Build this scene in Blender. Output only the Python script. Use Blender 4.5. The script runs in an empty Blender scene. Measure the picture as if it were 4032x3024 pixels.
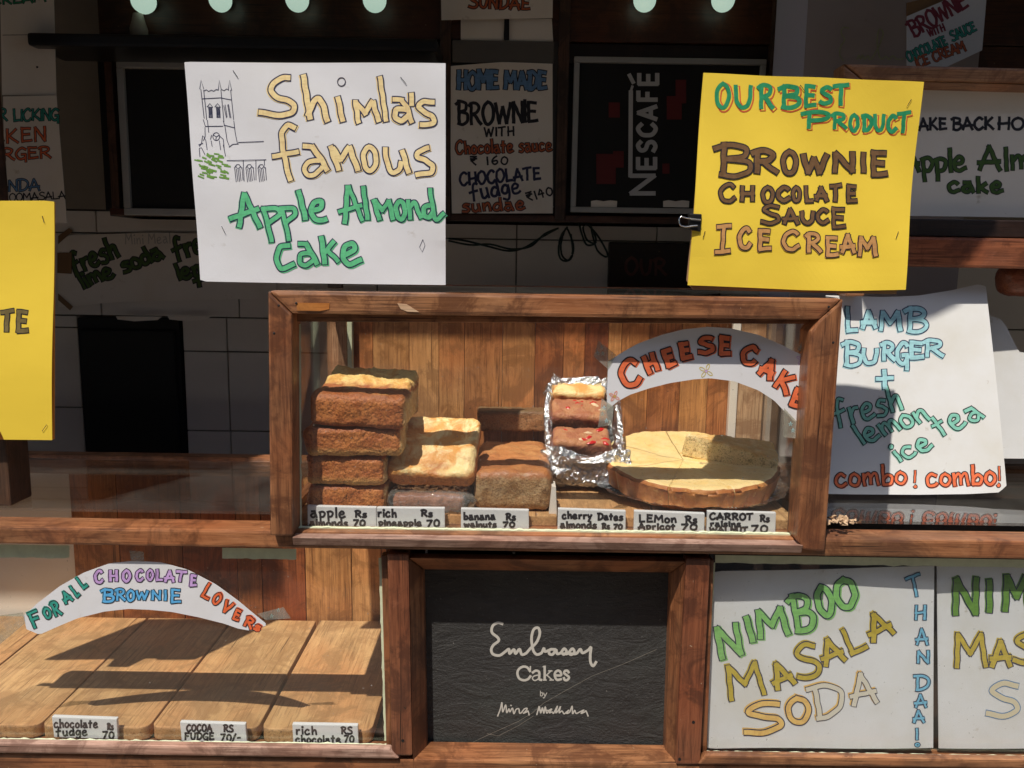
import bpy, bmesh, math, random
from mathutils import Vector, Matrix, noise
random.seed(7)
S = bpy.context.scene
COL = S.collection
R = math.radians

# ---------------------------------------------------------------- camera
K = 4032/2212.0
F = 1750*K                      # focal length in photograph pixels
EYE = Vector((0, -1.03, 1.45))
PITCH = R(8.5); ROLL = R(0.88)
fw = Vector((0, math.cos(PITCH), -math.sin(PITCH)))
up0 = Vector((0, math.sin(PITCH), math.cos(PITCH)))
rt0 = Vector((1, 0, 0))
rt = rt0*math.cos(ROLL) + up0*math.sin(ROLL)
upv = up0*math.cos(ROLL) - rt0*math.sin(ROLL)
cam_d = bpy.data.cameras.new('camera'); cam = bpy.data.objects.new('camera', cam_d)
COL.objects.link(cam)
cam.matrix_world = Matrix(((rt.x, upv.x, -fw.x, EYE.x), (rt.y, upv.y, -fw.y, EYE.y), (rt.z, upv.z, -fw.z, EYE.z), (0, 0, 0, 1)))
cam_d.sensor_width = 36; cam_d.lens = 36*F/4032; cam_d.clip_start = 0.02; cam_d.clip_end = 300
S.camera = cam

# ---------------------------------------------------------------- light
SUN = Vector((-0.49, -1.0, 2.1)).normalized()      # towards the sun
w = bpy.data.worlds.new('World'); S.world = w; w.use_nodes = True
nt = w.node_tree; bg = nt.nodes['Background']
sky = nt.nodes.new('ShaderNodeTexSky'); sky.sky_type = 'NISHITA'; sky.sun_disc = False
sky.sun_elevation = math.asin(SUN.z); sky.sun_rotation = math.atan2(SUN.x, SUN.y)
nt.links.new(sky.outputs[0], bg.inputs[0]); bg.inputs[1].default_value = 0.15
sl = bpy.data.lights.new('sun', 'SUN'); sl.energy = 4.3; sl.angle = R(0.55); sl.color = (1.0, 0.93, 0.82)
so = bpy.data.objects.new('sun', sl); COL.objects.link(so)
so.rotation_euler = SUN.to_track_quat('Z', 'Y').to_euler(); so.location = (-1, -3, 6)
S.view_settings.view_transform = 'Standard'; S.view_settings.look = 'None'
S.view_settings.gamma = 1; S.view_settings.exposure = 0.22; S.view_settings.use_curve_mapping = False
S.render.engine = 'CYCLES'
S.cycles.max_bounces = 8; S.cycles.transparent_max_bounces = 12

# ---------------------------------------------------------------- pixel -> place helpers
ZT = {0: (0, 0, 1/K), 1: (0, 0, 1.843), 2: (700, 220, 1.8036), 3: (1700, 0, 1.4427), 4: (2600, 200, 1.659), 5: (3000, 0, 1.843),
      6: (3150, 1050, 1.508), 7: (0, 750, 1.508), 8: (1050, 1100, 1.58), 9: (2100, 1100, 1.58), 10: (0, 2050, 1.7036),
      11: (600, 2050, 1.7036), 12: (1550, 2100, 1.7958), 13: (2650, 2100, 1.6006), 14: (1150, 1950, 2.212), 15: (2150, 1950, 2.212)}
def zz(k, x, y):
    ox, oy, s = ZT[k]; return (ox+x/s, oy+y/s)
def zl(k, *v):
    return [zz(k, v[i], v[i+1]) for i in range(0, len(v), 2)]
def ray(p):
    return (fw + rt*((p[0]-2016)/F) - upv*((p[1]-1512)/F))
def onY(p, Y):
    d = ray(p); t = (Y-EYE.y)/d.y; return EYE + d*t
def D(x, y, Y): return onY((x*K, y*K), Y)
def onZ(x, y, Z):
    d = ray((x*K, y*K)); t = (Z-EYE.z)/d.z; return EYE + d*t

# ---------------------------------------------------------------- object helpers
def tag(o, label=None, cat=None, group=None, kind=None):
    if label: o['label'] = label
    if cat: o['category'] = cat
    if group: o['group'] = group
    if kind: o['kind'] = kind
    return o
def empty(name, loc, label, cat, group=None):
    o = bpy.data.objects.new(name, None); COL.objects.link(o); o.location = loc; o.empty_display_size = .05
    return tag(o, label, cat, group)
def link(name, me, parent=None, smooth=False):
    o = bpy.data.objects.new(name, me); COL.objects.link(o)
    if smooth:
        for p in me.polygons: p.use_smooth = True
    if parent is not None:
        o.parent = parent; o.matrix_parent_inverse = parent.matrix_basis.inverted()   # every basis here is a world position
    return o
def recentre(o):
    """move the mesh origin to its own middle, so object coordinates start inside the piece"""
    me = o.data; n = len(me.vertices)
    if not n: return o
    c = sum((v.co for v in me.vertices), Vector())/n
    me.transform(Matrix.Translation(-c)); o.location = o.location + c
    return o
def mesh(name, verts, faces, mats, parent=None, smooth=False, mi=None, cen=True):
    me = bpy.data.meshes.new(name); me.from_pydata([tuple(v) for v in verts], [], faces)
    for m in (mats if isinstance(mats, (list, tuple)) else [mats]): me.materials.append(m)
    if mi:
        for p, i in zip(me.polygons, mi): p.material_index = i
    me.update()
    o = link(name, me, parent, smooth)
    return recentre(o) if cen else o
def bm_obj(name, bm, mats, parent=None, smooth=False):
    me = bpy.data.meshes.new(name); bmesh.ops.recalc_face_normals(bm, faces=bm.faces); bm.to_mesh(me); bm.free()
    for m in (mats if isinstance(mats, (list, tuple)) else [mats]): me.materials.append(m)
    return recentre(link(name, me, parent, smooth))
def prism(name, front, back, mat, parent=None, bev=0.0015, seg=2):
    """front/back: matching lists of world points"""
    bm = bmesh.new()
    a = [bm.verts.new(p) for p in front]; b = [bm.verts.new(p) for p in back]; n = len(a)
    bm.faces.new(a); bm.faces.new(b[::-1])
    for i in range(n): bm.faces.new((a[i], b[i], b[(i+1) % n], a[(i+1) % n]))
    bmesh.ops.recalc_face_normals(bm, faces=bm.faces)
    if bev: bmesh.ops.bevel(bm, geom=bm.edges[:], offset=bev, segments=seg, affect='EDGES', profile=.6)
    return bm_obj(name, bm, mat, parent)
def plate(name, pts, Y, thick, mat, parent=None, bev=0.0015, k=0):
    """pts flat pixel list; face on plane y=Y, extruded straight back"""
    P = [onY(q, Y) for q in zl(k, *pts)]
    return prism(name, P, [p+Vector((0, thick, 0)) for p in P], mat, parent, bev)
def box(name, x0, x1, y0, y1, z0, z1, mat, parent=None, bev=0.0015):
    f = [Vector((x0, y0, z0)), Vector((x1, y0, z0)), Vector((x1, y0, z1)), Vector((x0, y0, z1))]
    return prism(name, f, [p+Vector((0, y1-y0, 0)) for p in f], mat, parent, bev)
E = EYE.z

# ---------------------------------------------------------------- materials
def nmat(name):
    m = bpy.data.materials.new(name); m.use_nodes = True; t = m.node_tree
    return m, t, t.nodes['Principled BSDF']
def N(t, typ, **kw):
    n = t.nodes.new(typ)
    for k, v in kw.items():
        if k.startswith('i_'): n.inputs[k[2:].replace('_', ' ')].default_value = v
        else: setattr(n, k, v)
    return n
def ramp(t, fac, stops):
    r = t.nodes.new('ShaderNodeValToRGB'); t.links.new(fac, r.inputs[0]); e = r.color_ramp.elements
    while len(e) < len(stops): e.new(0.5)
    for el, (p, c) in zip(e, stops): el.position = p; el.color = (c[0], c[1], c[2], 1) if not isinstance(c, (int, float)) else (c, c, c, 1)
    return r.outputs[0]
def mixc(t, f, a, b, mode='MIX'):
    m = t.nodes.new('ShaderNodeMix'); m.data_type = 'RGBA'; m.blend_type = mode
    for i, v in ((0, f), (6, a), (7, b)):
        if hasattr(v, 'default_value'): t.links.new(v, m.inputs[i])
        else: m.inputs[i].default_value = v if i == 0 else (v[0], v[1], v[2], 1)
    return m.outputs[2]
def coords(t, scale=(1, 1, 1), rnd=True):
    tc = t.nodes.new('ShaderNodeTexCoord'); mp = t.nodes.new('ShaderNodeMapping'); mp.inputs['Scale'].default_value = scale
    t.links.new(tc.outputs['Object'], mp.inputs[0])
    if rnd:
        oi = t.nodes.new('ShaderNodeObjectInfo'); mu = t.nodes.new('ShaderNodeVectorMath'); mu.operation = 'SCALE'
        cb = t.nodes.new('ShaderNodeCombineXYZ')
        for i in range(3): t.links.new(oi.outputs['Random'], cb.inputs[i])
        t.links.new(cb.outputs[0], mu.inputs[0]); mu.inputs[3].default_value = 37.0
        t.links.new(mu.outputs[0], mp.inputs['Location'])
    return mp.outputs[0]
def noise_n(t, vec, scale, detail=4, rough=.55, dist=0):
    n = N(t, 'ShaderNodeTexNoise'); n.inputs['Scale'].default_value = scale; n.inputs['Detail'].default_value = detail
    n.inputs['Roughness'].default_value = rough; n.inputs['Distortion'].default_value = dist
    t.links.new(vec, n.inputs['Vector']); return n.outputs[0]
def bump(t, b, h, strength, dist=.001):
    n = t.nodes.new('ShaderNodeBump'); n.inputs['Strength'].default_value = strength; n.inputs['Distance'].default_value = dist
    t.links.new(h, n.inputs['Height']); t.links.new(n.outputs[0], b.inputs['Normal'])
def wood(name, light, dark, axis='x', rough=.42, wear=.3, coat=.15, fine=1.0, bumps=.35):
    m, t, b = nmat(name)
    lo, hi = 2.0, 44*fine
    sc = {'x': (lo, hi, hi), 'y': (hi, lo, hi), 'z': (hi, hi, lo)}[axis]
    v = coords(t, sc)
    v2 = coords(t, tuple(s*3.2 for s in sc)); v3 = coords(t, (9, 9, 9))
    g1 = noise_n(t, v, 1.6, 6, .62, 1.4); g2 = noise_n(t, v2, 3.1, 3, .6, .3)
    c = ramp(t, g1, [(.25, dark), (.47, [a*.6+b_*.4 for a, b_ in zip(light, dark)]), (.62, light), (.85, [min(1, a*1.25) for a in light])])
    c = mixc(t, ramp(t, g2, [(.3, .8), (.5, 0)]), c, [d*.5 for d in dark])
    vl = coords(t, tuple(s*(1 if s < 5 else 2.3) for s in sc)); g3 = noise_n(t, vl, 2.6, 2, .5, .5)
    c = mixc(t, ramp(t, g3, [(.28, .9), (.34, 0)]), c, [d*.22 for d in dark])
    c = mixc(t, ramp(t, g3, [(.58, 0), (.74, .45)]), c, [min(1, x*1.35) for x in light])
    blot = noise_n(t, v3, 1.3, 5, .6)
    c = mixc(t, ramp(t, blot, [(.5, 0), (.72, wear)]), c, [d*.35 for d in dark])
    warm = noise_n(t, v3, .7, 2, .5)
    c = mixc(t, ramp(t, warm, [(.45, 0), (.75, .45)]), c, (light[0]*1.2, light[1]*.72, light[2]*.5))
    # small nicks and pale scuffs
    v4 = coords(t, (60, 60, 60)); sp = noise_n(t, v4, 2.2, 2, .5); gr_ = noise_n(t, coords(t, (14, 14, 14)), 1.1, 7, .72, .8)
    c = mixc(t, ramp(t, gr_, [(.48, 0), (.58, .72)]), c, [d*.8 for d in dark]); c = mixc(t, ramp(t, gr_, [(.30, .35), (.40, 0)]), c, [min(1, x*1.45+.03) for x in light])
    c = mixc(t, ramp(t, sp, [(.76, 0), (.79, .75)]), c, (.42, .3, .2))
    c = mixc(t, ramp(t, sp, [(.2, .85), (.24, 0)]), c, (.02, .012, .008))
    t.links.new(c, b.inputs['Base Color'])
    t.links.new(ramp(t, blot, [(.3, rough-.1), (.7, rough+.18)]), b.inputs['Roughness'])
    b.inputs['Coat Weight'].default_value = coat; b.inputs['Coat Roughness'].default_value = .25
    bump(t, b, mixc(t, .5, g1, g2), bumps, .0012)
    return m
def paper(name, col, stain=(.5, .42, .3), amt=.25, rough=.62, wrinkle=.25):
    m, t, b = nmat(name)
    v = coords(t, (1, 1, 1)); a = noise_n(t, v, 9, 5, .6); s = noise_n(t, v, 34, 4, .65); f = noise_n(t, v, 900, 2, .5)
    c = mixc(t, ramp(t, a, [(.45, 0), (.8, amt)]), col, [x*y for x, y in zip(col, (.86, .82, .72))])
    c = mixc(t, ramp(t, s, [(.66, 0), (.78, amt*1.2)]), c, [x*y for x, y in zip(col, stain)])
    t.links.new(c, b.inputs['Base Color']); b.inputs['Roughness'].default_value = rough
    b.inputs['Specular IOR Level'].default_value = .35
    h = noise_n(t, v, 16, 3, .5)
    bump(t, b, mixc(t, .12, h, f), wrinkle, .004)
    return m
def ink(name, col, rough=.5, streak=.35):
    m, t, b = nmat(name)
    v = coords(t, (60, 60, 16)); a = noise_n(t, v, 3, 3, .6)
    c = mixc(t, ramp(t, a, [(.35, 0), (.7, streak)]), col, [min(1, x*1.5+.04) for x in col])
    c = mixc(t, ramp(t, a, [(.25, streak), (.42, 0)]), c, [x*.6 for x in col])
    v2 = coords(t, (25, 25, 130)); a2 = noise_n(t, v2, 2, 2, .5)
    c = mixc(t, ramp(t, a2, [(.52, 0), (.56, streak*.9)]), c, [x*.72 for x in col])
    t.links.new(c, b.inputs['Base Color']); b.inputs['Roughness'].default_value = rough
    return m
def plain(name, col, rough=.6, metal=0, var=.3, sc=14, bmp=.1, spec=.5):
    m, t, b = nmat(name)
    v = coords(t); a = noise_n(t, v, sc, 5, .6)
    c = mixc(t, ramp(t, a, [(.4, 0), (.75, var)]), col, [x*.6 for x in col])
    t.links.new(c, b.inputs['Base Color']); b.inputs['Roughness'].default_value = rough; b.inputs['Metallic'].default_value = metal
    b.inputs['Specular IOR Level'].default_value = spec
    if bmp: bump(t, b, a, bmp, .001)
    return m
def glass(name, tint=(.985, .99, .985), dust=.03, refl=1.0):
    m = bpy.data.materials.new(name); m.use_nodes = True; t = m.node_tree; t.nodes.clear()
    out = t.nodes.new('ShaderNodeOutputMaterial'); tr = t.nodes.new('ShaderNodeBsdfTransparent'); gl = t.nodes.new('ShaderNodeBsdfGlossy')
    df = t.nodes.new('ShaderNodeBsdfDiffuse'); df.inputs[0].default_value = (.7, .68, .62, 1)
    tr.inputs[0].default_value = (*tint, 1); gl.inputs['Roughness'].default_value = .015
    fr = t.nodes.new('ShaderNodeFresnel'); ge = t.nodes.new('ShaderNodeNewGeometry'); mi_ = t.nodes.new('ShaderNodeMapRange')
    mi_.inputs['To Min'].default_value = 1.5; mi_.inputs['To Max'].default_value = 1/1.5     # same reflectance from either side
    t.links.new(ge.outputs['Backfacing'], mi_.inputs['Value']); t.links.new(mi_.outputs[0], fr.inputs[0])
    mu = t.nodes.new('ShaderNodeMath'); mu.operation = 'MULTIPLY'; mu.inputs[1].default_value = refl; mu.use_clamp = True
    t.links.new(fr.outputs[0], mu.inputs[0])
    m1 = t.nodes.new('ShaderNodeMixShader'); t.links.new(mu.outputs[0], m1.inputs[0]); t.links.new(tr.outputs[0], m1.inputs[1]); t.links.new(gl.outputs[0], m1.inputs[2])
    v = coords(t); a = noise_n(t, v, 7, 6, .7, 1.0); sp = noise_n(t, v, 260, 2, .5)
    d1 = ramp(t, a, [(.35, dust*.3), (.75, dust*1.8)]); d2 = ramp(t, sp, [(.74, 0), (.78, .35)])
    ad = t.nodes.new('ShaderNodeMath'); ad.operation = 'ADD'; t.links.new(d1, ad.inputs[0]); t.links.new(d2, ad.inputs[1])
    m2 = t.nodes.new('ShaderNodeMixShader'); t.links.new(ad.outputs[0], m2.inputs[0]); t.links.new(m1.outputs[0], m2.inputs[1]); t.links.new(df.outputs[0], m2.inputs[2])
    t.links.new(m2.outputs[0], out.inputs[0]); return m

W_h = wood('varnished wood across', (.34, .155, .068), (.115, .040, .017), 'x', wear=.5)
W_v = wood('varnished wood upright', (.31, .132, .056), (.105, .036, .016), 'z', wear=.5)
W_red = wood('red varnished upright', (.24, .085, .038), (.08, .025, .013), 'z', coat=.3, rough=.35)
W_sill = wood('worn pinkish sill', (.42, .27, .21), (.2, .1, .07), 'x', rough=.5, coat=.05)
W_depth = wood('wood running back', (.36, .15, .06), (.14, .05, .02), 'y')
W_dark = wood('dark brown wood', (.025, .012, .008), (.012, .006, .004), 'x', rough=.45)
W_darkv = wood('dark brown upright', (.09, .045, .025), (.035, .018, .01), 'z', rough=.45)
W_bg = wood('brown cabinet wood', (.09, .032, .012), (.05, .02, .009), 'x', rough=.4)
W_lattice = [wood('plank %d' % i, c, d, 'z', rough=.5, wear=.45) for i, (c, d) in enumerate([
    ((.62, .30, .11), (.34, .14, .045)), ((.54, .23, .08), (.27, .10, .032)), ((.42, .155, .052), (.19, .06, .02)), ((.70, .36, .14), (.42, .19, .065)), ((.33, .10, .034), (.14, .038, .015))])]
W_pine = wood('pale pine board', (.60, .37, .17), (.44, .24, .10), 'y', rough=.6, wear=.18, coat=0, fine=.8)
W_pine_end = wood('pine end grain', (.30, .17, .08), (.12, .06, .03), 'y', rough=.8, wear=.5, coat=0, fine=2)
M_white = paper('white card', (.68, .68, .715), amt=.35)
M_lam2 = paper('bright laminated card', (.80, .81, .84), rough=.4, amt=.8)
M_cream = paper('worn cream card', (.80, .74, .66), amt=.6)
M_yel = paper('yellow card', (.84, .60, .055), stain=(.9, .8, .5), amt=.3)
M_lam = paper('laminated white card', (.68, .685, .69), rough=.35, amt=.75)
M_orange = paper('orange card', (.75, .28, .04))
M_kraft = paper('brown cardboard', (.34, .20, .10), rough=.8)
M_tape = plain('clear tape', (.55, .53, .45), .3, var=.4)
M_btape = plain('brown tape', (.22, .12, .05), .4)
M_putty = plain('pale green putty', (.62, .66, .46), .6, var=.5, sc=60, bmp=.6)
M_tile = plain('white wall tile', (.80, .74, .66), .22, var=.22, sc=6, bmp=.02)
M_grout = plain('grey grout', (.22, .2, .18), .9)
M_label = plain('glazed price tile', (.74, .75, .76), .25, var=.12, sc=20, bmp=0)
M_black = plain('black panel', (.012, .012, .013), .35, bmp=0)
M_pit = plain('black board', (.006, .006, .006), .7, bmp=0)
M_greyal = plain('grey aluminium strip', (.42, .42, .40), .45, metal=.3)
M_steel = plain('bright steel wire', (.75, .75, .75), .22, metal=1, var=.1, bmp=0)
M_plaster = plain('shop wall plaster', (.30, .26, .21), .9)
M_ground = plain('street paving', (.20, .165, .125), .9, sc=3)
M_dirt = plain('wood crumbs', (.55, .38, .24), .9)
M_glass = glass('window glass', dust=.012)
M_glass_top = glass('dusty counter glass', dust=.015, refl=1.2)
I_black = ink('black marker', (.018, .016, .022), .45, .1)
I_navy = ink('navy pen', (.02, .022, .07), .45, .1)
def I(name, c, s=.35): return ink(name+' marker', c, .5, s)
I_ochre = I('pale ochre', (.80, .60, .30)); I_green = I('sea green', (.10, .47, .22)); I_leaf = I('leaf green', (.14, .30, .05))
I_dgreen = I('deep green', (.015, .26, .11)); I_redl = I('red line', (.62, .09, .03)); I_brown = I('brown', (.15, .075, .028)); I_tan = I('tan', (.52, .26, .09))
I_sky = I('pale blue', (.30, .55, .60)); I_teal = I('teal', (.20, .50, .40)); I_coral = I('coral', (.74, .15, .055)); I_lilac = I('lilac', (.48, .30, .60))
I_blue = I('bright blue', (.09, .37, .70)); I_red = I('orange red', (.74, .13, .04)); I_tealn = I('teal ink', (.03, .30, .24)); I_lime = I('light green', (.24, .55, .16))
I_must = I('mustard', (.55, .42, .045)); I_apri = I('apricot', (.86, .53, .16)); I_cyan = I('cyan', (.18, .50, .74)); I_steelb = I('steel blue', (.12, .25, .45))
I_maroon = I('maroon', (.20, .02, .04)); I_olive = I('olive green', (.05, .11, .015)); I_chalk = plain('pale engraving', (.52, .49, .44), .8, bmp=0)
I_white = plain('white lettering', (.55, .55, .55), .6, bmp=0); I_rust = I('rust red', (.45, .10, .035)); I_faint = I('faint green', (.30, .33, .2))
# ---------------------------------------------------------------- hand lettering: a stroke font
GL = {}
def g(ch, *st): GL[ch] = [(s[0] == '~', [tuple(float(c) for c in q.split(',')) for q in s.lstrip('~').split()]) for s in st]
g('A', '.02,0 .36,1', '.34,1 .74,0', '-.04,.30 .74,.36')
g('B', '.14,1.05 .12,0', '~-.06,.88 .2,1 .55,.92 .55,.64 .16,.53', '~.16,.53 .6,.46 .66,.18 .4,-.02 .06,.03')
g('C', '~.64,.84 .42,1 .12,.74 .04,.4 .2,.04 .45,0 .68,.2')
g('D', '.14,.96 .12,.02', '~-.04,.96 .36,.98 .68,.72 .62,.28 .34,.03 .06,0')
g('E', '.1,.98 .08,.03', '.04,.97 .56,.93', '.1,.53 .5,.52', '.06,.03 .62,.08')
g('F', '.1,.98 .08,0', '.02,.97 .6,.95', '.1,.53 .5,.52')
g('G', '~.64,.84 .42,1 .12,.74 .04,.4 .2,.06 .45,.04 .6,.2', '.36,.42 .62,.44 .6,-.25')
g('H', '.06,1 .04,0', '.62,1 .6,0', '-.02,.46 .66,.52')
g('I', '.06,1 .04,0')
g('J', '~.4,1 .4,.2 .2,0 .0,.15')
g('|', '.34,1 .26,0', '.08,.96 .62,1', '0,0 .56,.05')
g('K', '.08,1 .06,0', '.58,.98 .1,.44', '.14,.5 .66,0')
g('L', '.06,1 .1,.04', '.04,.03 .58,.08')
g('M', '.08,1 .02,0', '.1,.96 .42,.38', '.4,.38 .74,.97', '.74,.98 .84,0')
g('N', '.06,.98 .04,0', '.06,.98 .58,.02', '.6,1 .58,0')
g('O', '~.36,1 .1,.8 .02,.4 .2,.03 .46,.03 .68,.4 .6,.84 .34,1')
g('P', '.14,1 .12,0', '~-.06,.86 .24,1 .6,.88 .56,.56 .16,.44')
g('R', '.12,1 .1,0', '~-.04,.86 .24,1 .58,.86 .5,.58 .16,.48', '.26,.5 .7,0')
g('S', '~.62,.9 .34,1 .08,.78 .3,.56 .58,.4 .6,.14 .3,0 -.02,.1')
g('T', '.34,.98 .3,0', '-.04,.92 .7,1')
g('U', '~.04,1 .06,.4 .2,.04 .44,.06 .56,.4 .6,1')
g('V', '.02,1 .32,0', '.3,.02 .66,1')
g('W', '.02,1 .22,.02', '.22,.02 .46,.82', '.46,.82 .68,.02', '.68,.02 .96,1')
g('Y', '0,1 .32,.5', '.66,1 .2,-.1')
g('a', '.08,.58 .36,.6', '~.34,.62 .44,.3 .54,0', '~.42,.34 .2,.36 .04,.18 .18,0 .34,.06 .46,.26')
g('b', '.08,1 .1,.02', '~.1,.3 .3,.5 .5,.36 .42,.06 .1,.03')
g('c', '~.46,.5 .26,.6 .06,.36 .12,.06 .32,0 .52,.12')
g('d', '~.44,.5 .22,.56 .04,.3 .12,.04 .34,.06 .46,.3', '.44,1 .54,0')
g('e', '~.1,.3 .36,.34 .44,.5 .26,.62 .06,.4 .1,.08 .3,0 .56,.12')
g('f', '~.5,.92 .32,1 .2,.7 .18,-.08', '-.06,.46 .46,.54')
g('g', '~.44,.5 .22,.58 .04,.32 .14,.08 .34,.12 .46,.4', '~.46,.56 .5,0 .36,-.32 .06,-.24')
g('h', '.06,1 .12,0', '~.1,.3 .28,.54 .44,.5 .52,0')
g('i', '.08,.56 .12,0', '~.04,.8 .12,.8 .1,.88 .04,.82')
g('k', '.08,1 .1,0', '.46,.58 .12,.26', '.16,.3 .52,0')
g('l', '.08,1 .12,0')
g('m', '.06,.58 .1,0', '~.1,.34 .24,.56 .36,.5 .4,.06', '~.4,.36 .54,.58 .66,.5 .74,0')
g('n', '.06,.58 .1,0', '~.1,.3 .28,.56 .42,.5 .5,0')
g('o', '~.26,.6 .08,.46 .06,.14 .24,0 .44,.12 .46,.42 .24,.6')
g('p', '.08,.58 .14,-.38', '~0,.5 .28,.6 .5,.42 .38,.08 .12,.06')
g('r', '.08,.58 .12,0', '~.1,.3 .24,.52 .42,.54')
g('s', '~.42,.54 .22,.6 .08,.44 .3,.32 .42,.16 .26,0 .0,.04')
g('t', '.2,.9 .2,.0', '0,.56 .42,.6')
g('u', '~.04,.58 .08,.12 .24,0 .42,.14', '.42,.58 .5,0')
g('v', '0,.58 .22,0', '.22,0 .44,.58')
g('w', '0,.58 .16,0', '.16,0 .32,.46', '.32,.46 .5,0', '.5,0 .66,.58')
g('x', '0,.58 .44,0', '.44,.58 0,0')
g('y', '.02,.58 .26,.08', '.5,.58 .1,-.36')
g('0', '~.28,.9 .08,.7 .04,.26 .22,0 .46,.16 .5,.66 .28,.9')
g('1', '.06,.92 .1,0')
g('4', '.28,.95 .02,.4 .5,.44', '.36,.8 .36,0')
g('6', '~.4,.95 .14,.66 .04,.26 .2,0 .42,.1 .4,.4 .1,.36')
g('7', '.0,.86 .48,.9', '.48,.9 .14,0')
g('/', '.36,1 0,-.05'); g('-', '0,.4 .34,.42'); g("'", '.08,1 .06,.7'); g('!', '.12,1 .08,.3', '~.02,.02 .1,0 .1,.1 .02,.04')
g('+', '.3,.9 .32,0', '0,.46 .62,.52'); g('.', '0,0 .06,0')
g('$', '0,.95 .5,.95', '0,.7 .5,.7', '~.05,.95 .36,.86 .3,.56 .04,.52', '.06,.5 .42,0')

def cr(pts, n=6, closed=False):
    out = []; L = len(pts)
    for i in range(L-1):
        p0 = pts[i-1] if i > 0 else (pts[-2] if closed else pts[0]); p1 = pts[i]; p2 = pts[i+1]
        p3 = pts[i+2] if i+2 < L else (pts[1] if closed else pts[-1])
        for j in range(n):
            t = j/n
            out.append(tuple(.5*((2*p1[k])+(-p0[k]+p2[k])*t+(2*p0[k]-5*p1[k]+4*p2[k]-p3[k])*t*t+(-p0[k]+3*p1[k]-3*p2[k]+p3[k])*t**3) for k in (0, 1)))
    out.append(tuple(pts[-1])); return out
def dens(pts, step):
    out = [pts[0]]
    for a, b in zip(pts, pts[1:]):
        L = math.hypot(b[0]-a[0], b[1]-a[1]); n = max(1, int(L/step))
        for i in range(1, n+1): out.append((a[0]+(b[0]-a[0])*i/n, a[1]+(b[1]-a[1])*i/n))
    return out

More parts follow.
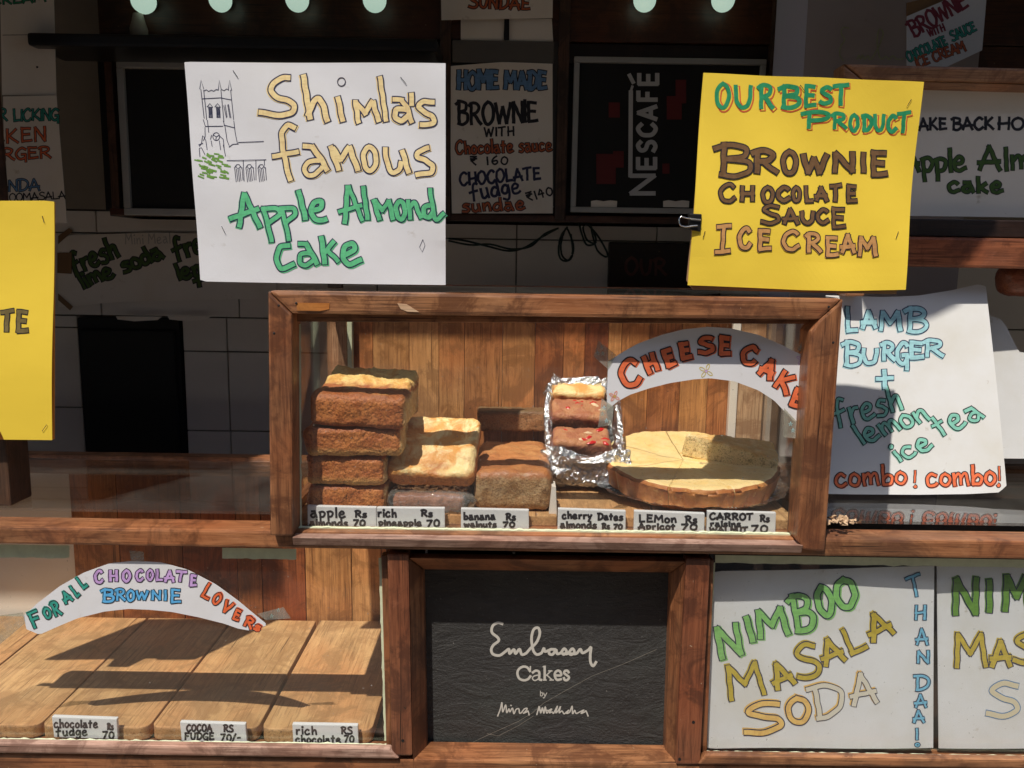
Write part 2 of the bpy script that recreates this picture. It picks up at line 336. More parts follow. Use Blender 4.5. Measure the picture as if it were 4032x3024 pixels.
class Sheet:
    """a card standing in a plane; pixels of the photograph are traced onto that plane once, at build time"""
    def __init__(s, k, cx, cy, Y, tilt=0, yaw=0, bulge=None):
        s.P = onY(zz(k, cx, cy), Y); ty, tw = R(tilt), R(yaw)
        s.n = Vector((math.sin(tw)*math.cos(ty), -math.cos(tw)*math.cos(ty), math.sin(ty)))
        s.ex = Vector((0, 0, 1)).cross(s.n).normalized()*-1
        s.ex = Vector((math.cos(tw), math.sin(tw), 0)); s.ey = s.n.cross(s.ex)*-1
        if s.ey.z < 0: s.ey = -s.ey
        s.bulge = bulge or (lambda u, v: 0); s.k = k; s.lay = 0; s.obj = None; s.base = 0
    def m(s, p, h=0):
        d = ray(p); t = (s.P-EYE).dot(s.n)/d.dot(s.n); q = EYE+d*t-s.P
        u, v = q.dot(s.ex), q.dot(s.ey)
        return s.P+s.ex*u+s.ey*v+s.n*(s.bulge(u, v)+h)
    def sheet(s, name, top, bot, mat, thick=.0015, nu=28, nv=22, parent=None, backmat=None):
        def res(pl, n):
            L = [0]
            for a, b in zip(pl, pl[1:]): L.append(L[-1]+math.dist(a, b))
            o = []
            for i in range(n+1):
                x = L[-1]*i/n; j = 0
                while j < len(pl)-2 and L[j+1] < x: j += 1
                f = (x-L[j])/max(1e-6, L[j+1]-L[j]); o.append((pl[j][0]+(pl[j+1][0]-pl[j][0])*f, pl[j][1]+(pl[j+1][1]-pl[j][1])*f))
            return o
        a = res(zl(s.k, *top), nu); b = res(zl(s.k, *bot), nu); V = []; Fc = []
        for h in (0, -thick):
            for j in range(nv+1):
                for i in range(nu+1):
                    f = j/nv; V.append(s.m((a[i][0]*(1-f)+b[i][0]*f, a[i][1]*(1-f)+b[i][1]*f), h))
        W = nu+1; o2 = W*(nv+1); mi = []
        for j in range(nv):
            for i in range(nu):
                q = j*W+i; Fc.append((q, q+W, q+W+1, q+1)); mi.append(0)
                Fc.append((o2+q, o2+q+1, o2+q+W+1, o2+q+W)); mi.append(1 if backmat else 0)
        rim = [i for i in range(W)]+[j*W+nu for j in range(1, nv+1)]+[nv*W+i for i in range(nu-1, -1, -1)]+[j*W for j in range(nv-1, 0, -1)]
        for x, y in zip(rim, rim[1:]+rim[:1]): Fc.append((x, y, y+o2, x+o2)); mi.append(0)
        s.obj = mesh(name, V, Fc, [mat]+([backmat] if backmat else []), parent, False, mi)
        return s.obj
    def ribbons(s, strokes, mats, name='lettering', parent=None, label=None):
        """strokes: list of (points px, width px, layer index)"""
        V = []; Fc = []; mi = []; mats = list(mats)
        for pts, wd, layer in strokes:
            s.lay += 1; h0 = s.base+.00025+layer*.00016+(s.lay % 12)*.00001
            wd0 = wd; n = len(pts)
            if n < 2: continue
            tot = []
            base = len(V)
            e0 = math.hypot(pts[1][0]-pts[0][0], pts[1][1]-pts[0][1]) or 1
            for i, p in enumerate(pts):
                a = pts[max(0, i-1)]; b = pts[min(n-1, i+1)]
                dx, dy = b[0]-a[0], b[1]-a[1]; L = math.hypot(dx, dy) or 1; dx /= L; dy /= L
                q = p
                if i == 0: q = (p[0]-dx*wd*.28, p[1]-dy*wd*.28)
                if i == n-1: q = (p[0]+dx*wd*.28, p[1]+dy*wd*.28)
                r = wd*.5
                hh = h0+i*.0000006
                V.append(s.m((q[0]-dy*r, q[1]+dx*r), hh)); V.append(s.m((q[0]+dy*r, q[1]-dx*r), hh))
                if i: k = base+2*i; Fc.append((k-2, k-1, k+1, k)); mi.append(layer)
        if not V: return
        o = mesh(name, V, Fc, mats, parent or s.obj, False, mi)
        if label: o['label'] = label
        return o
    def letters(s, items, style, label=None, k=None):
        """items: (strokes in px) lists; style = (outline, fill, wash, width, line, offset)"""
        out, fill, wash, wd, ln = style[:5]; off = style[5] if len(style) > 5 else (wd*.12, wd*.12)
        sc = 1.0/ZT[s.k if k is None else k][2]; wd *= sc; ln *= sc
        mats = []; idx = {}
        for nm, m in (('wash', wash), ('out', out), ('fill', fill)):
            if m is not None: idx[nm] = len(mats); mats.append(m)
        st = []
        for pts in items:
            P = dens(pts, max(3, wd*.35)) if len(pts) < 8 else pts
            ph = random.random()*6; amp = wd*.045
            P = [(x+amp*math.sin(ph+i*.9), y+amp*math.cos(ph*1.7+i*.8)) for i, (x, y) in enumerate(P)]
            ww = wd*random.uniform(.92, 1.08)
            if 'wash' in idx: st.append(([(x+off[0]*sc, y+off[1]*sc) for x, y in P], ww*1.12, idx['wash']))
            if 'out' in idx: st.append((P, ww+(ln if 'fill' in idx else 0), idx['out']))
            if 'fill' in idx: st.append((P, max(ww-ln, 1), idx['fill']))
        return s.ribbons(st, mats, label=label)
def glyph(ch, fn):
    return [[fn(x, y) for x, y in (cr(p) if sm else p)] for sm, p in GL[ch]]
def boxed(k, items, wd):
    """items (ch,x0,y0,x1,y1): glyph fitted to its outer box"""
    out = []
    for ch, x0, y0, x1, y1 in items:
        P = [q for _, p in GL[ch] for q in p]; ax = min(p[0] for p in P); bx = max(p[0] for p in P); ay = min(p[1] for p in P); by = max(p[1] for p in P)
        m = wd*.45; x0 += m; x1 -= m; y0 += m*.8; y1 -= m*.8
        f = lambda x, y: zz(k, x0+(x-ax)/max(.01, bx-ax)*(x1-x0) if bx-ax > .06 else (x0+x1)/2+(x-ax)*20, y1-(y-ay)/max(.01, by-ay)*(y1-y0))
        out += glyph(ch, f)
    return out
def spun(k, items, wd):
    """items (ch,cx,cy,w,h,rot ccw degrees)"""
    out = []
    for ch, cx, cy, ww, hh, rot in items:
        P = [q for _, p in GL[ch] for q in p]; ax = min(p[0] for p in P); bx = max(p[0] for p in P); ay = min(p[1] for p in P); by = max(p[1] for p in P)
        c, sn = math.cos(R(rot)), math.sin(R(rot)); m = wd*.9; W_ = max(ww-m, 1); H_ = max(hh-m*.8, 1)
        def f(x, y):
            u = ((x-ax)/max(.01, bx-ax)-.5)*W_ if bx-ax > .06 else 0; v = ((y-ay)/max(.01, by-ay)-.5)*H_
            return zz(k, cx+u*c-v*sn, cy-(u*sn+v*c))
        out += glyph(ch, f)
    return out
def line(k, text, x0, y0, x1, y1, H, gap=.16, slant=0):
    adv = []; x = 0
    for ch in text:
        if ch == ' ': adv.append((ch, x)); x += .45; continue
        P = [q for _, p in GL[ch] for q in p]; wdt = max(p[0] for p in P)
        adv.append((ch, x)); x += wdt+gap
    x -= gap; L = math.hypot(x1-x0, y1-y0); dx, dy = (x1-x0)/L, (y1-y0)/L; sx = L/x; out = []
    for ch, a in adv:
        if ch == ' ': continue
        jy = random.uniform(-.03, .03); js = random.uniform(.95, 1.05)
        def f(gx, gy):
            u = (a+gx+slant*gy*H/sx)*sx; v = (gy*js+jy)*H
            return zz(k, x0+dx*u+dy*v, y0+dy*u-dx*v)
        out += glyph(ch, f)
    return out
def free(k, *strs):
    out = []
    for s_ in strs:
        sm = s_[0] == '~'; p = [tuple(float(c) for c in q.split(',')) for q in s_.lstrip('~').split()]
        p = cr(p, 6, p[0] == p[-1]) if sm else p
        out.append([zz(k, *q) for q in p])
    return out
def ring(k, cx, cy, rx, ry, n=18, rot=0):
    return [zz(k, cx+rx*math.cos(a)*math.cos(rot)-ry*math.sin(a)*math.sin(rot), cy+rx*math.cos(a)*math.sin(rot)+ry*math.sin(a)*math.cos(rot)) for a in [2*math.pi*i/n for i in range(n+1)]]
# ================================================================ setting
def struct(o): o['kind'] = 'structure'; return o
struct(mesh('ground', [(-20, -25, 0), (20, -25, 0), (20, 8, 0), (-20, 8, 0)], [(0, 1, 2, 3)], M_ground))
struct(box('shop_floor', -2.2, 2.4, .5, 2.6, .002, .05, M_plaster, bev=0))
WY = 0.78
wall = struct(box('back_wall', -2.2, 2.4, WY+.015, WY+.12, 0, 2.9, M_grout, bev=0))
struct(box('left_wall', -1.45, -1.38, -.02, WY+.015, 0, 2.9, M_plaster, bev=0))
struct(box('right_wall', 1.62, 1.7, -.02, WY+.015, 0, 2.9, M_plaster, bev=0))
struct(box('ceiling', -2.2, 2.4, .0, WY+.2, E+.65, E+.70, M_plaster, bev=0))
# shop front above the opening (out of the picture), it shades the interior
aw = empty('shop_fascia', (0, -.05, E+.66), 'brown wooden fascia board across the top of the shop opening', 'fascia')
for i in range(4):
    box('board', -2.2, 2.4, -.045, -.002, E+.65+i*.16, E+.65+i*.16+.155, W_bg, aw)
op = empty('opposite_building', (0, -5.6, 0), 'plain dark plastered building across the street, behind the viewer', 'building')
M_far = plain('far facade', (.10, .085, .075), .9, sc=2)
box('wall', -9, 9, -6.4, -5.8, 0, 7.4, M_far, op, 0)
box('roof', -9.2, 9.2, -6.5, -5.6, 7.4, 7.55, M_black, op, 0)
for fl in range(2):
    for i in range(6):
        x_ = -7.2+i*2.7; wn = box('window', x_, x_+1.2, -5.81, -5.77, 1.1+fl*3.1, 2.6+fl*3.1, W_darkv, op, .01)
        for q in (0, 1): box('pane', x_+.08+q*.54, x_+.58+q*.54, -5.775, -5.765, 1.2+fl*3.1, 2.5+fl*3.1, M_black, wn, 0)
av = box('shading_board', -2.2, -.76, -.312, -.30, E+.86, E+1.4, W_bg, None, .002); tag(av, 'added brown board out of view above the left end of the counter, shading the back boards', 'board')  # added out of view to shade the left back boards and back rail
# tiles of the back wall
tw = .308; th = .182
def tiles(x0, x1, z0, z1, xoff, zoff, holes=()):
    i0 = math.floor((x0-xoff)/tw); i1 = math.ceil((x1-xoff)/tw); j0 = math.floor((z0-zoff)/th); j1 = math.ceil((z1-zoff)/th)
    proto = None
    for j in range(j0, j1):
        for i in range(i0, i1):
            a = xoff+i*tw; b = zoff+j*th
            A0, A1, B0, B1 = max(a, x0)+.0014, min(a+tw, x1)-.0014, max(b, z0)+.0014, min(b+th, z1)-.0014
            if A1-A0 < .01 or B1-B0 < .01: continue
            box('tile', A0, A1, WY+random.uniform(-.001, .001), WY+.018, B0, B1, M_tile, wall, .0012)
# the dark recess: x -.92..-.70
pL = D(168, 700, WY); pR = D(398, 800, WY); pt = D(280, 683, WY)
zt0 = D(300, 738, WY).z
tx = D(993, 550, WY).x; tz = D(500, 760, WY).z
ztop = pt.z
tiles(-1.38, 1.62, ztop, E+.1, D(518, 700, WY).x, ztop)
tiles(-1.38, pL.x, E-.9, ztop, D(168, 700, WY).x-tw, D(150, 880, WY).z)
tiles(pR.x, 1.62, E-.9, ztop, D(493, 800, WY).x, tz)
struct(box('wall_above', -1.38, 1.62, WY-.002, WY+.013, E+.102, E+.65, M_plaster, bev=0))
cab = empty('black_recess', (pL.x*.5+pR.x*.5, WY-.03, E-.9), 'flat black boards filling the recess in the white tiled wall under the lime soda strip', 'cabinet')
box('recess_block', pL.x+.004, pR.x-.004, WY-.008, WY+.1, E-.9, ztop-.004, M_pit, cab)  # plain black boards fill the recess
box('recess_front', pL.x+.012, pR.x-.012, WY-.022, WY-.009, E-.88, ztop-.03, M_pit, cab, .004)
for a, b in ((250, 350), (362, 455)):
    plate('paper_scrap', [a, 683, b, 684, b-10, 690+random.random()*3, a+40, 694, a+4, 690], WY-.03, .001, M_cream, cab, 0)

# ================================================================ lower counter
cnt = empty('display_counter', (0, .2, 0), 'long brown wooden shop counter with glass fronts and a slate panel in the middle', 'counter')
plate('front_rail', [-160, 1135.5, 2400, 1173.5, 2400, 1211, -160, 1173], 0, .045, W_h, cnt, .0035)
plate('sill_left', [-160, 1604, 842, 1618.5, 862, 1640, -160, 1625], -.006, .013, W_sill, cnt, .003)
plate('bottom_rail', [-160, 1626, 2400, 1663, 2400, 1760, -160, 1722], 0, .045, W_h, cnt, .003)
plate('sill_right', [1524, 1632, 2400, 1645, 2400, 1664, 1508, 1652], -.006, .013, W_h, cnt, .003)
plate('stile', [836, 1196.5, 883, 1197.2, 891, 1633, 846, 1633], -.003, .045, W_red, cnt, .003)
plate('stile', [1482, 1206, 1535, 1206.5, 1513, 1652, 1460, 1652], -.003, .045, W_red, cnt, .003)
# slim inner stops beside the panes
plate('glazing_bead', [823, 1200, 838, 1198, 848, 1612, 834, 1612], .012, .015, M_greyal if False else W_v, cnt, .002)
plate('glazing_bead', [1533, 1209, 1543, 1210, 1527, 1625, 1512, 1625], .012, .015, W_v, cnt, .002)
def slope(name, o, i, Yo, Yi, mat):
    fo = [onY(q, Yo) for q in zl(0, *o)]; fi = [onY(q, Yi) for q in zl(0, *i)]
    pts = fo+fi[::-1]; return prism(name, pts, [p+Vector((0, .02, 0)) for p in pts], mat, cnt, .0012)
slope('panel_molding', [884, 1206, 1482, 1213.5], [916, 1230, 1449, 1237], -.001, .032, W_h)
slope('panel_molding', [884, 1207, 893, 1700], [914, 1231, 922, 1650], -.001, .032, W_v)
slope('panel_molding', [1482, 1214, 1462, 1700], [1450, 1238, 1436, 1650], -.001, .032, W_v)
slope('panel_molding', [893, 1668, 1462, 1676], [912, 1648, 1436, 1652], -.001, .03, W_sill)
def slate_mat():
    m, t, b = nmat('black slate'); v = coords(t, (1, 1, 1), False)
    mp = t.nodes.new('ShaderNodeMapping'); mp.inputs['Rotation'].default_value = (0, R(32), 0); mp.inputs['Scale'].default_value = (9, 9, 26)
    t.links.new(v, mp.inputs[0]); a = noise_n(t, mp.outputs[0], 1.4, 8, .68, 1.6); f = noise_n(t, v, 260, 4, .7); bl = noise_n(t, v, 6, 3, .5); sp = noise_n(t, v, 420, 1, .5)
    c = mixc(t, ramp(t, a, [(.3, 0), (.75, 1)]), (.022, .021, .021), (.046, .044, .043))
    c = mixc(t, ramp(t, bl, [(.5, 0), (.75, .5)]), c, (.045, .055, .048))
    c = mixc(t, ramp(t, f, [(.62, 0), (.72, .4)]), c, (.16, .155, .145))
    c = mixc(t, ramp(t, sp, [(.80, 0), (.83, .8)]), c, (.45, .42, .38))
    t.links.new(c, b.inputs['Base Color']); b.inputs['Roughness'].default_value = .62
    bump(t, b, mixc(t, .3, a, f), .9, .006); return m
slate = plate('slate_panel', [900, 1225, 1462, 1230, 1450, 1662, 908, 1660], .05, .02, slate_mat(), cnt, 0)
# lettering on the slate
sl_s = Sheet(12, 1060, 950, .05); sl_s.obj = slate
emb = free(12, '~770,640 735,632 700,655 695,700 735,735 742,760 705,790 690,825 705,855 750,862 790,835 815,818 820,850 850,820 862,850 890,818 905,855 935,848 965,815 1010,770 1033,710 1022,668 990,680 975,740 985,820 1010,855 1045,845 1062,812 1070,835 1100,825',
   '~1140,820 1105,822 1100,850 1125,855 1148,822 1155,850 1180,845 1205,815 1222,835 1205,855 1195,850 1230,850 1262,815 1278,838 1258,857 1245,850 1290,850 1320,818 1335,845 1375,825 1395,805 1390,860 1392,910 1410,937 1432,908')
sl_s.ribbons([(p, 19/1.7958, 0) for p in emb], [I_chalk], label='Embassy in script')
def serif(items, wd):
    st = boxed(12, items, wd); sl_s.ribbons([(p, wd/1.7958, 0) for p in st], [I_chalk], label='printed word')
cak = free(12, '~965,975 945,948 915,942 885,960 875,990 888,1025 920,1038 950,1030 968,1008', '967,940 967,978', '~982,985 1005,970 1027,978 1030,1000 1030,1030 1046,1036', '~1028,1000 990,1010 982,1028 1000,1040 1028,1025',
    '1068,940 1068,1036', '1056,942 1070,942', '1058,1037 1080,1037', '1112,972 1078,1005', '1084,1002 1122,1037', '1095,972 1120,972', '1104,1037 1130,1037',
    '~1143,1003 1183,1003 1178,978 1160,970 1142,985 1140,1010 1155,1035 1185,1030', '~1238,985 1230,972 1212,972 1206,988 1225,1003 1240,1018 1228,1036 1210,1036 1203,1020')
sl_s.ribbons([(p, (17 if i in (0, 2, 4, 11, 12) else 9)/1.7958, 0) for i, p in enumerate(cak)], [I_chalk], label='Cakes in serif type')
sl_s.ribbons([(p, 5.5/1.7958, 0) for p in free(12, '1038,1114 1038,1149', '~1038,1130 1050,1126 1055,1138 1048,1149 1038,1147', '1060,1127 1070,1150', '~1083,1127 1070,1152 1062,1164 1057,1160')], [I_chalk], label='by')
min_ = free(12, '~735,1292 755,1240 765,1195 768,1230 772,1262 790,1215 795,1225 800,1268 815,1240 822,1262 840,1235 850,1275 865,1245 885,1240 890,1270 905,1265 925,1240 945,1238 925,1265 915,1272 940,1262 950,1255 958,1284', '~828,1215 832,1218',
   '~1012,1282 1025,1235 1030,1225 1040,1270 1052,1232 1062,1272 1072,1225 1082,1270 1100,1250 1118,1242 1100,1268 1122,1262 1130,1272 1150,1235 1158,1222 1146,1268 1165,1250 1180,1222 1170,1268 1190,1255 1205,1275 1222,1262 1240,1248 1222,1272 1245,1262 1262,1220 1265,1275 1280,1250 1290,1272 1315,1262 1345,1248 1325,1272 1350,1262 1360,1255 1375,1292', '1022,1248 1098,1252')
sl_s.ribbons([(p, 9/1.7958, 0) for p in min_], [I_chalk], label='signature')
vein = I('slate vein', (.22, .20, .17))
sl_s.ribbons([(p, wd/1.7958, 0) for p, wd in zip(free(12, '250,1625 480,1515 700,1410 880,1330 980,1270 1060,1200 1200,1120 1400,1010 1620,925 1860,820', '~570,1628 620,1580 700,1562 780,1575 860,1602', '660,1415 740,1432 880,1360 990,1290', '420,1590 500,1565 520,1545'), (2.6, 3.5, 2.5, 3))], [vein], name='mineral_vein')
for y in (1300, 1372, 1450):
    pass
# glass front panes
plate('front_glass', [-160, 1165, 836, 1180, 846, 1622, -160, 1610], .020, .0015, M_glass, cnt, 0)
plate('front_glass', [1535, 1192, 2400, 1200, 2400, 1655, 1515, 1640], .020, .0015, M_glass, cnt, 0)
CT = D(1106, 1120, .05).z          # top of the counter glass
CT = E-.343
box('counter_glass_top', -1.2, D(586, 1100, .05).x, .044, .33, CT-.004, CT, M_glass_top, cnt, 0)
box('counter_glass_top', D(1790, 1100, .05).x, 1.5, .044, .33, CT-.004, CT, M_glass_top, cnt, 0)
box('back_rail', -1.2, 1.5, .331, .36, CT-.03, CT+.004, W_h, cnt, .003)
SZ = E-.658                        # shelf surface
bx = [-.98, -.823, -.662, -.507, -.3525, -.19]
for i in range(5):
    a, b = bx[i]+.0012, bx[i+1]-.0012
    if i == 4: a += .003
    y0 = .030+random.uniform(0, .004); y1 = .385; r = .014
    pts = []
    for cx, cy, a0 in ((a+r, y0+r, 180), (b-r, y0+r, 270)):
        for q in range(7): an = R(a0+90*q/6); pts.append((cx+r*math.cos(an), cy+r*math.sin(an)))
    tap = .006*(.5-(i-2)*.3)
    pts += [(b-tap, y1), (a-tap, y1)]
    dz = random.uniform(-.001, .001)
    prism('shelf_board', [Vector((x, y, SZ+dz)) for x, y in pts][::-1], [Vector((x, y, SZ-.021)) for x, y in pts][::-1], W_pine, cnt, .0022)
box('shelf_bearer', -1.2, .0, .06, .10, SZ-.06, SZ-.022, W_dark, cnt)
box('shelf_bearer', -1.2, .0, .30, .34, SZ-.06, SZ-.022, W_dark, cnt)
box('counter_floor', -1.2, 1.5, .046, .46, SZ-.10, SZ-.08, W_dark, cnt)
# vertical back boards of the left compartment
px = [-.80, -.715, -.60, -.50, -.455, -.375, -.29, -.235, -.17]
for i in range(8):
    box('back_board', px[i]+.0006, px[i+1]-.0006, .392+random.uniform(0, .0015), .405, SZ-.02, CT-.035, W_lattice[(1, 2, 4, 2, 4, 0, 3, 0)[i]], cnt, .0008)  # darker tones left, paler right: shade put into the plank colours
box('side_panel', -.172, -.155, .05, .40, SZ-.08, CT-.032, W_depth, cnt)
box('side_panel', .262, .278, .05, .40, SZ-.08, CT-.032, W_depth, cnt)
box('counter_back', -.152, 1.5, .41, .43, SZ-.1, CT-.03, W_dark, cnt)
box('counter_plinth', -1.2, 1.5, .03, .46, .0, SZ-.102, W_bg, cnt)
for i, (x0, x1, z0, z1) in enumerate([(-1.2, -.972, SZ+.16, CT-.04), (-.97, -.80, SZ+.16, CT-.04), (-1.2, -.972, SZ-.02, SZ+.157), (-.97, -.80, SZ-.02, SZ+.157)]):
    box('white_tile', x0, x1, .398, .41, z0, z1, M_tile, cnt, .001)
# dried putty round the panes
def putty(x0, y0, x1, y1, h, Y, par, n=60, amp=1.2, depth=.004):
    top = []; bot = []
    for i in range(n+1):
        f = i/n; x = x0+(x1-x0)*f; y = y0+(y1-y0)*f
        j = amp*(noise.noise(Vector((x*.07, h, Y*9)))*1.6+noise.noise(Vector((x*.31, h, 3)))*.8)
        top.append(onY((x*K, (y-h+j)*K), Y)); bot.append(onY((x*K, y*K), Y))
    V = top+bot+[p+Vector((0, depth, 0)) for p in top]; m = n+1; Fc = []
    for i in range(n): Fc += [(i, m+i, m+i+1, i+1), (i, i+1, 2*m+i+1, 2*m+i)]
    return mesh('putty', V, Fc, M_putty, par)
putty(-160, 1603, 842, 1618, 8, .012, cnt, 140, 2.2)
putty(1527, 1630, 2400, 1643, 5, .012, cnt, 80, 1.8)
def vputty(x0, y0, x1, y1, wd, Y, par):
    a = []; b = []
    for i in range(41):
        f = i/40; x = x0+(x1-x0)*f; y = y0+(y1-y0)*f; j = 2.2*noise.noise(Vector((y*.06, x0, 1)))+1*noise.noise(Vector((y*.3, x0, 1)))
        a.append(onY((x*K, y*K), Y)); b.append(onY(((x+wd+j)*K, y*K), Y))
    mesh('putty', a+b, [(i, i+1, 42+i, 41+i) for i in range(40)], M_putty, par)
vputty(826, 1205, 838, 1600, -8, .0185, cnt)
vputty(1538, 1215, 1516, 1625, 7, .0185, cnt)
tp = []
for x0, x1, h in ((-160, 150, 12), (480, 640, 7), (1545, 2400, 1)):
    a = []; b = []
    for i in range(41):
        x = x0+(x1-x0)*i/40; y = 1176+.0148*x
        a.append(onY((x*K, y*K), .0185)); b.append(onY((x*K, (y+h+16+3*noise.noise(Vector((x*.05, 2, h))))*K), .0185))
    mesh('putty', a+b, [(i, 41+i, 42+i, i+1) for i in range(40)], M_putty, cnt)
# knots and nail heads of the counter front
def nail(par, x, y, Y, r=.0022, mat=None):
    c = D(x, y, Y); V = [c+Vector((r*math.cos(a), 0, r*math.sin(a))) for a in [i*math.pi/4 for i in range(8)]]+[c+Vector((0, -.0006, 0))]
    mesh('nail_head', V, [(8, i, (i+1) % 8) for i in range(8)], mat or M_black, par)
for x, y in ((870, 1600), (1468, 1640), (1110, 1193), (1498, 1560), (1235, 1176)): nail(cnt, x, y, -.0036)

# ================================================================ upper display case
cs = empty('display_case', (.05, .16, CT), 'brown wooden glass fronted cake case standing on the counter', 'display case')
FY = -.016
plate('top_rail', [579, 628, 1821, 645, 1770, 691, 631, 678], FY, .024, W_h, cs, .0045)
plate('stile', [578, 629, 630.5, 679, 632, 1158, 583, 1158], FY-.001, .042, W_red if False else W_v, cs, .003)
plate('stile', [1822, 646, 1782, 1192, 1736, 1188, 1722, 1166, 1752, 716, 1770, 692], FY-.001, .042, W_v, cs, .003)
plate('top_stop', [629, 671, 1768, 686, 1755, 700, 640, 695], FY+.0245, .012, W_h, cs, .001)
fo = [onY(q, FY-.002) for q in zl(0, 631, 1161, 1735, 1178)]; fi = [onY(q, .02) for q in zl(0, 1724, 1156, 646, 1142)]
prism('sill', fo+fi, [p+Vector((0, .004, -.012)) for p in fo+fi], W_sill, cs, .0012)
putty(645, 1145, 1726, 1159, 6, .0125, cs, 200, 1.6, .006)
plate('front_glass', [636, 685, 1762, 700, 1728, 1156, 640, 1143], .017, .0015, M_glass, cs, 0)
vputty(646, 700, 648, 1138, 4, .0155, cs)
CZ = E-.0365                        # top of the case
XL, XR = -.297, .408
BY = .325
box('case_back_rail', XL-.01, XR+.02, BY-.002, BY+.03, CZ-.034, CZ-.001, W_h, cs, .002)
box('case_glass_top', XL-.008, XR+.018, .031, BY-.003, CZ-.006, CZ-.002, M_glass_top, cs, 0)
bot = CT
box('back_post', XL-.012, XL+.022, BY-.012, BY+.02, bot, CZ-.035, wood('scuffed post', (.5, .3, .17), (.28, .13, .06), 'z', wear=.2), cs, .002)
box('back_post', XR-.030, XR+.014, BY-.012, BY+.02, bot, CZ-.035, wood('pale scuffed post', (.66, .45, .27), (.38, .2, .1), 'z', wear=.1), cs, .002)
box('painted_strip', XL+.023, XL+.031, BY-.018, BY-.006, bot, CZ-.035, M_putty, cs, .001)
box('painted_strip', XR-.044, XR-.031, BY-.018, BY-.006, bot, CZ-.035, M_cream, cs, .001)
box('painted_strip', XR+.016, XR+.024, BY-.028, BY-.013, bot, CZ-.035, M_cream, cs, .001)
for x in (XL-.003, XR+.006):
    box('side_glass', x, x+.0015, .032, BY-.030, bot+.004, CZ-.008, M_glass, cs, 0)
    box('side_rail', x-.004, x+.010, .031, BY-.031, CZ-.034, CZ-.0085, W_depth, cs, .002)
    box('side_rail', x-.004, x+.010, .031, BY-.031, bot+.001, bot+.014, W_depth, cs, .002)
# back planks (world x from the photograph's plank edges)
edges = [764, 806, 884, 948, 1003, 1085, 1155, 1216, 1262, 1312, 1340, 1400, 1470, 1530, 1590]
tone = [1, 0, 3, 0, 1, 0, 2, 1, 4, 3, 1, 2, 0, 1]
for i in range(len(edges)-1):
    xa = D(edges[i], 800, BY).x; xb = D(edges[i+1], 800, BY).x
    o = box('plank', xa+.0003, xb-.0003, BY+random.uniform(0, .0008)-(.003 if edges[i] >= 1155 else 0), BY+.014, bot, CZ-.035, W_lattice[tone[i]], cs, .0006)
box('case_floor', XL, XR, .03, BY-.001, CT-.022, CT-.012, W_pine, cs, 0)
fb = [-.29, -.155, -.06, .065, .20, .30, .392]
for i in range(6):
    box('floor_board', fb[i]+.001, fb[i+1]-.001, .035 if i != 4 else .040, BY-.02, CT-.012, CT+.003, W_pine, cs, .002)
for x, y in ((602, 660), (592, 720), (640, 655), (1790, 663), (1800, 740)): nail(cs, x, y, FY-.0012, .0016)
# bare patch of lost varnish on the top rail
plate('varnish_chip', [858, 655, 878, 657, 905, 674, 880, 673, 866, 668], FY-.0006, .0008, wood('bare chip', (.62, .42, .27), (.5, .3, .17), 'x'), cs, 0)
plate('varnish_chip', [640, 654, 712, 655, 711, 668, 690, 672, 642, 671], FY-.0006, .0008, wood('orange repair', (.45, .19, .045), (.36, .13, .03), 'x'), cs, 0)
FLZ = CT+.003
# ================================================================ signs
def thing(o, label, cat, group=None): return tag(o, label, cat, group)
def bow(a, b=0, c=0):
    return lambda u, v: a*(u*u)+b*v*v+c*u*v
def staple(sh, k, x0, y0, x1, y1):
    a, b = sh.m(zz(k, x0, y0), .0012), sh.m(zz(k, x1, y1), .0012); d = (b-a).normalized(); s = d.cross(sh.n)*.0004
    mesh('staple', [a-s, a+s, b+s, b-s, a-s-sh.n*.001, a+s-sh.n*.001, b+s-sh.n*.001, b-s-sh.n*.001], [(0, 1, 2, 3), (0, 4, 5, 1), (2, 6, 7, 3)], M_steel, sh.obj)
# --- tall white card
a = Sheet(2, 1000, 1600, .052, 1, 0, lambda u, v: .0025*math.sin(u*14)+.02*u*u+.0008*math.sin(v*40+u*25)+.012*max(0, -.14-u)*0-.5*max(0, u-.135)**2*(v < .05))
o = a.sheet('white_sign', [45, 44, 35, 58, 36, 75, 50, 42, 500, 44, 1200, 50, 1903, 56][0:2]+[60, 41, 500, 44, 1200, 50, 1903, 56], [158, 1590, 180, 1602, 700, 1612, 1300, 1620, 1902, 1627], M_white, .004, 40, 30)
thing(o, 'large white card with a church tower drawing and yellow and green lettering', 'sign')
sty = (I_navy, I_ochre, I_ochre, 50, 8)
def circ(k, cx, cy, rx, ry): return [ring(k, cx, cy, rx, ry)]
sh = free(2, '~790,152 730,160 672,205 668,262 720,300 800,325 830,370 790,412 700,420 580,398', '892,140 942,445', '~928,420 965,330 1005,305 1040,370 1062,462', '1140,300 1172,462', '~1262,325 1275,400 1285,472', '1272,335 1335,415', '1335,400 1385,325', '~1390,330 1408,400 1430,462', '1438,155 1482,462', '1535,312 1600,318', '~1590,318 1630,370 1662,470', '~1620,385 1560,380 1545,430 1585,465 1635,430', '1660,275 1665,350', '~1815,335 1750,328 1712,365 1760,405 1815,440 1810,485 1730,490')
a.letters(sh, (I_navy, I_ochre, I_ochre, 44, 9, (-9, 4)), "lettering Shimla's")
a.letters([ring(2, 1163, 185, 28, 30)], (I_navy, None, I_ochre, 6, 3, (0, 0)))
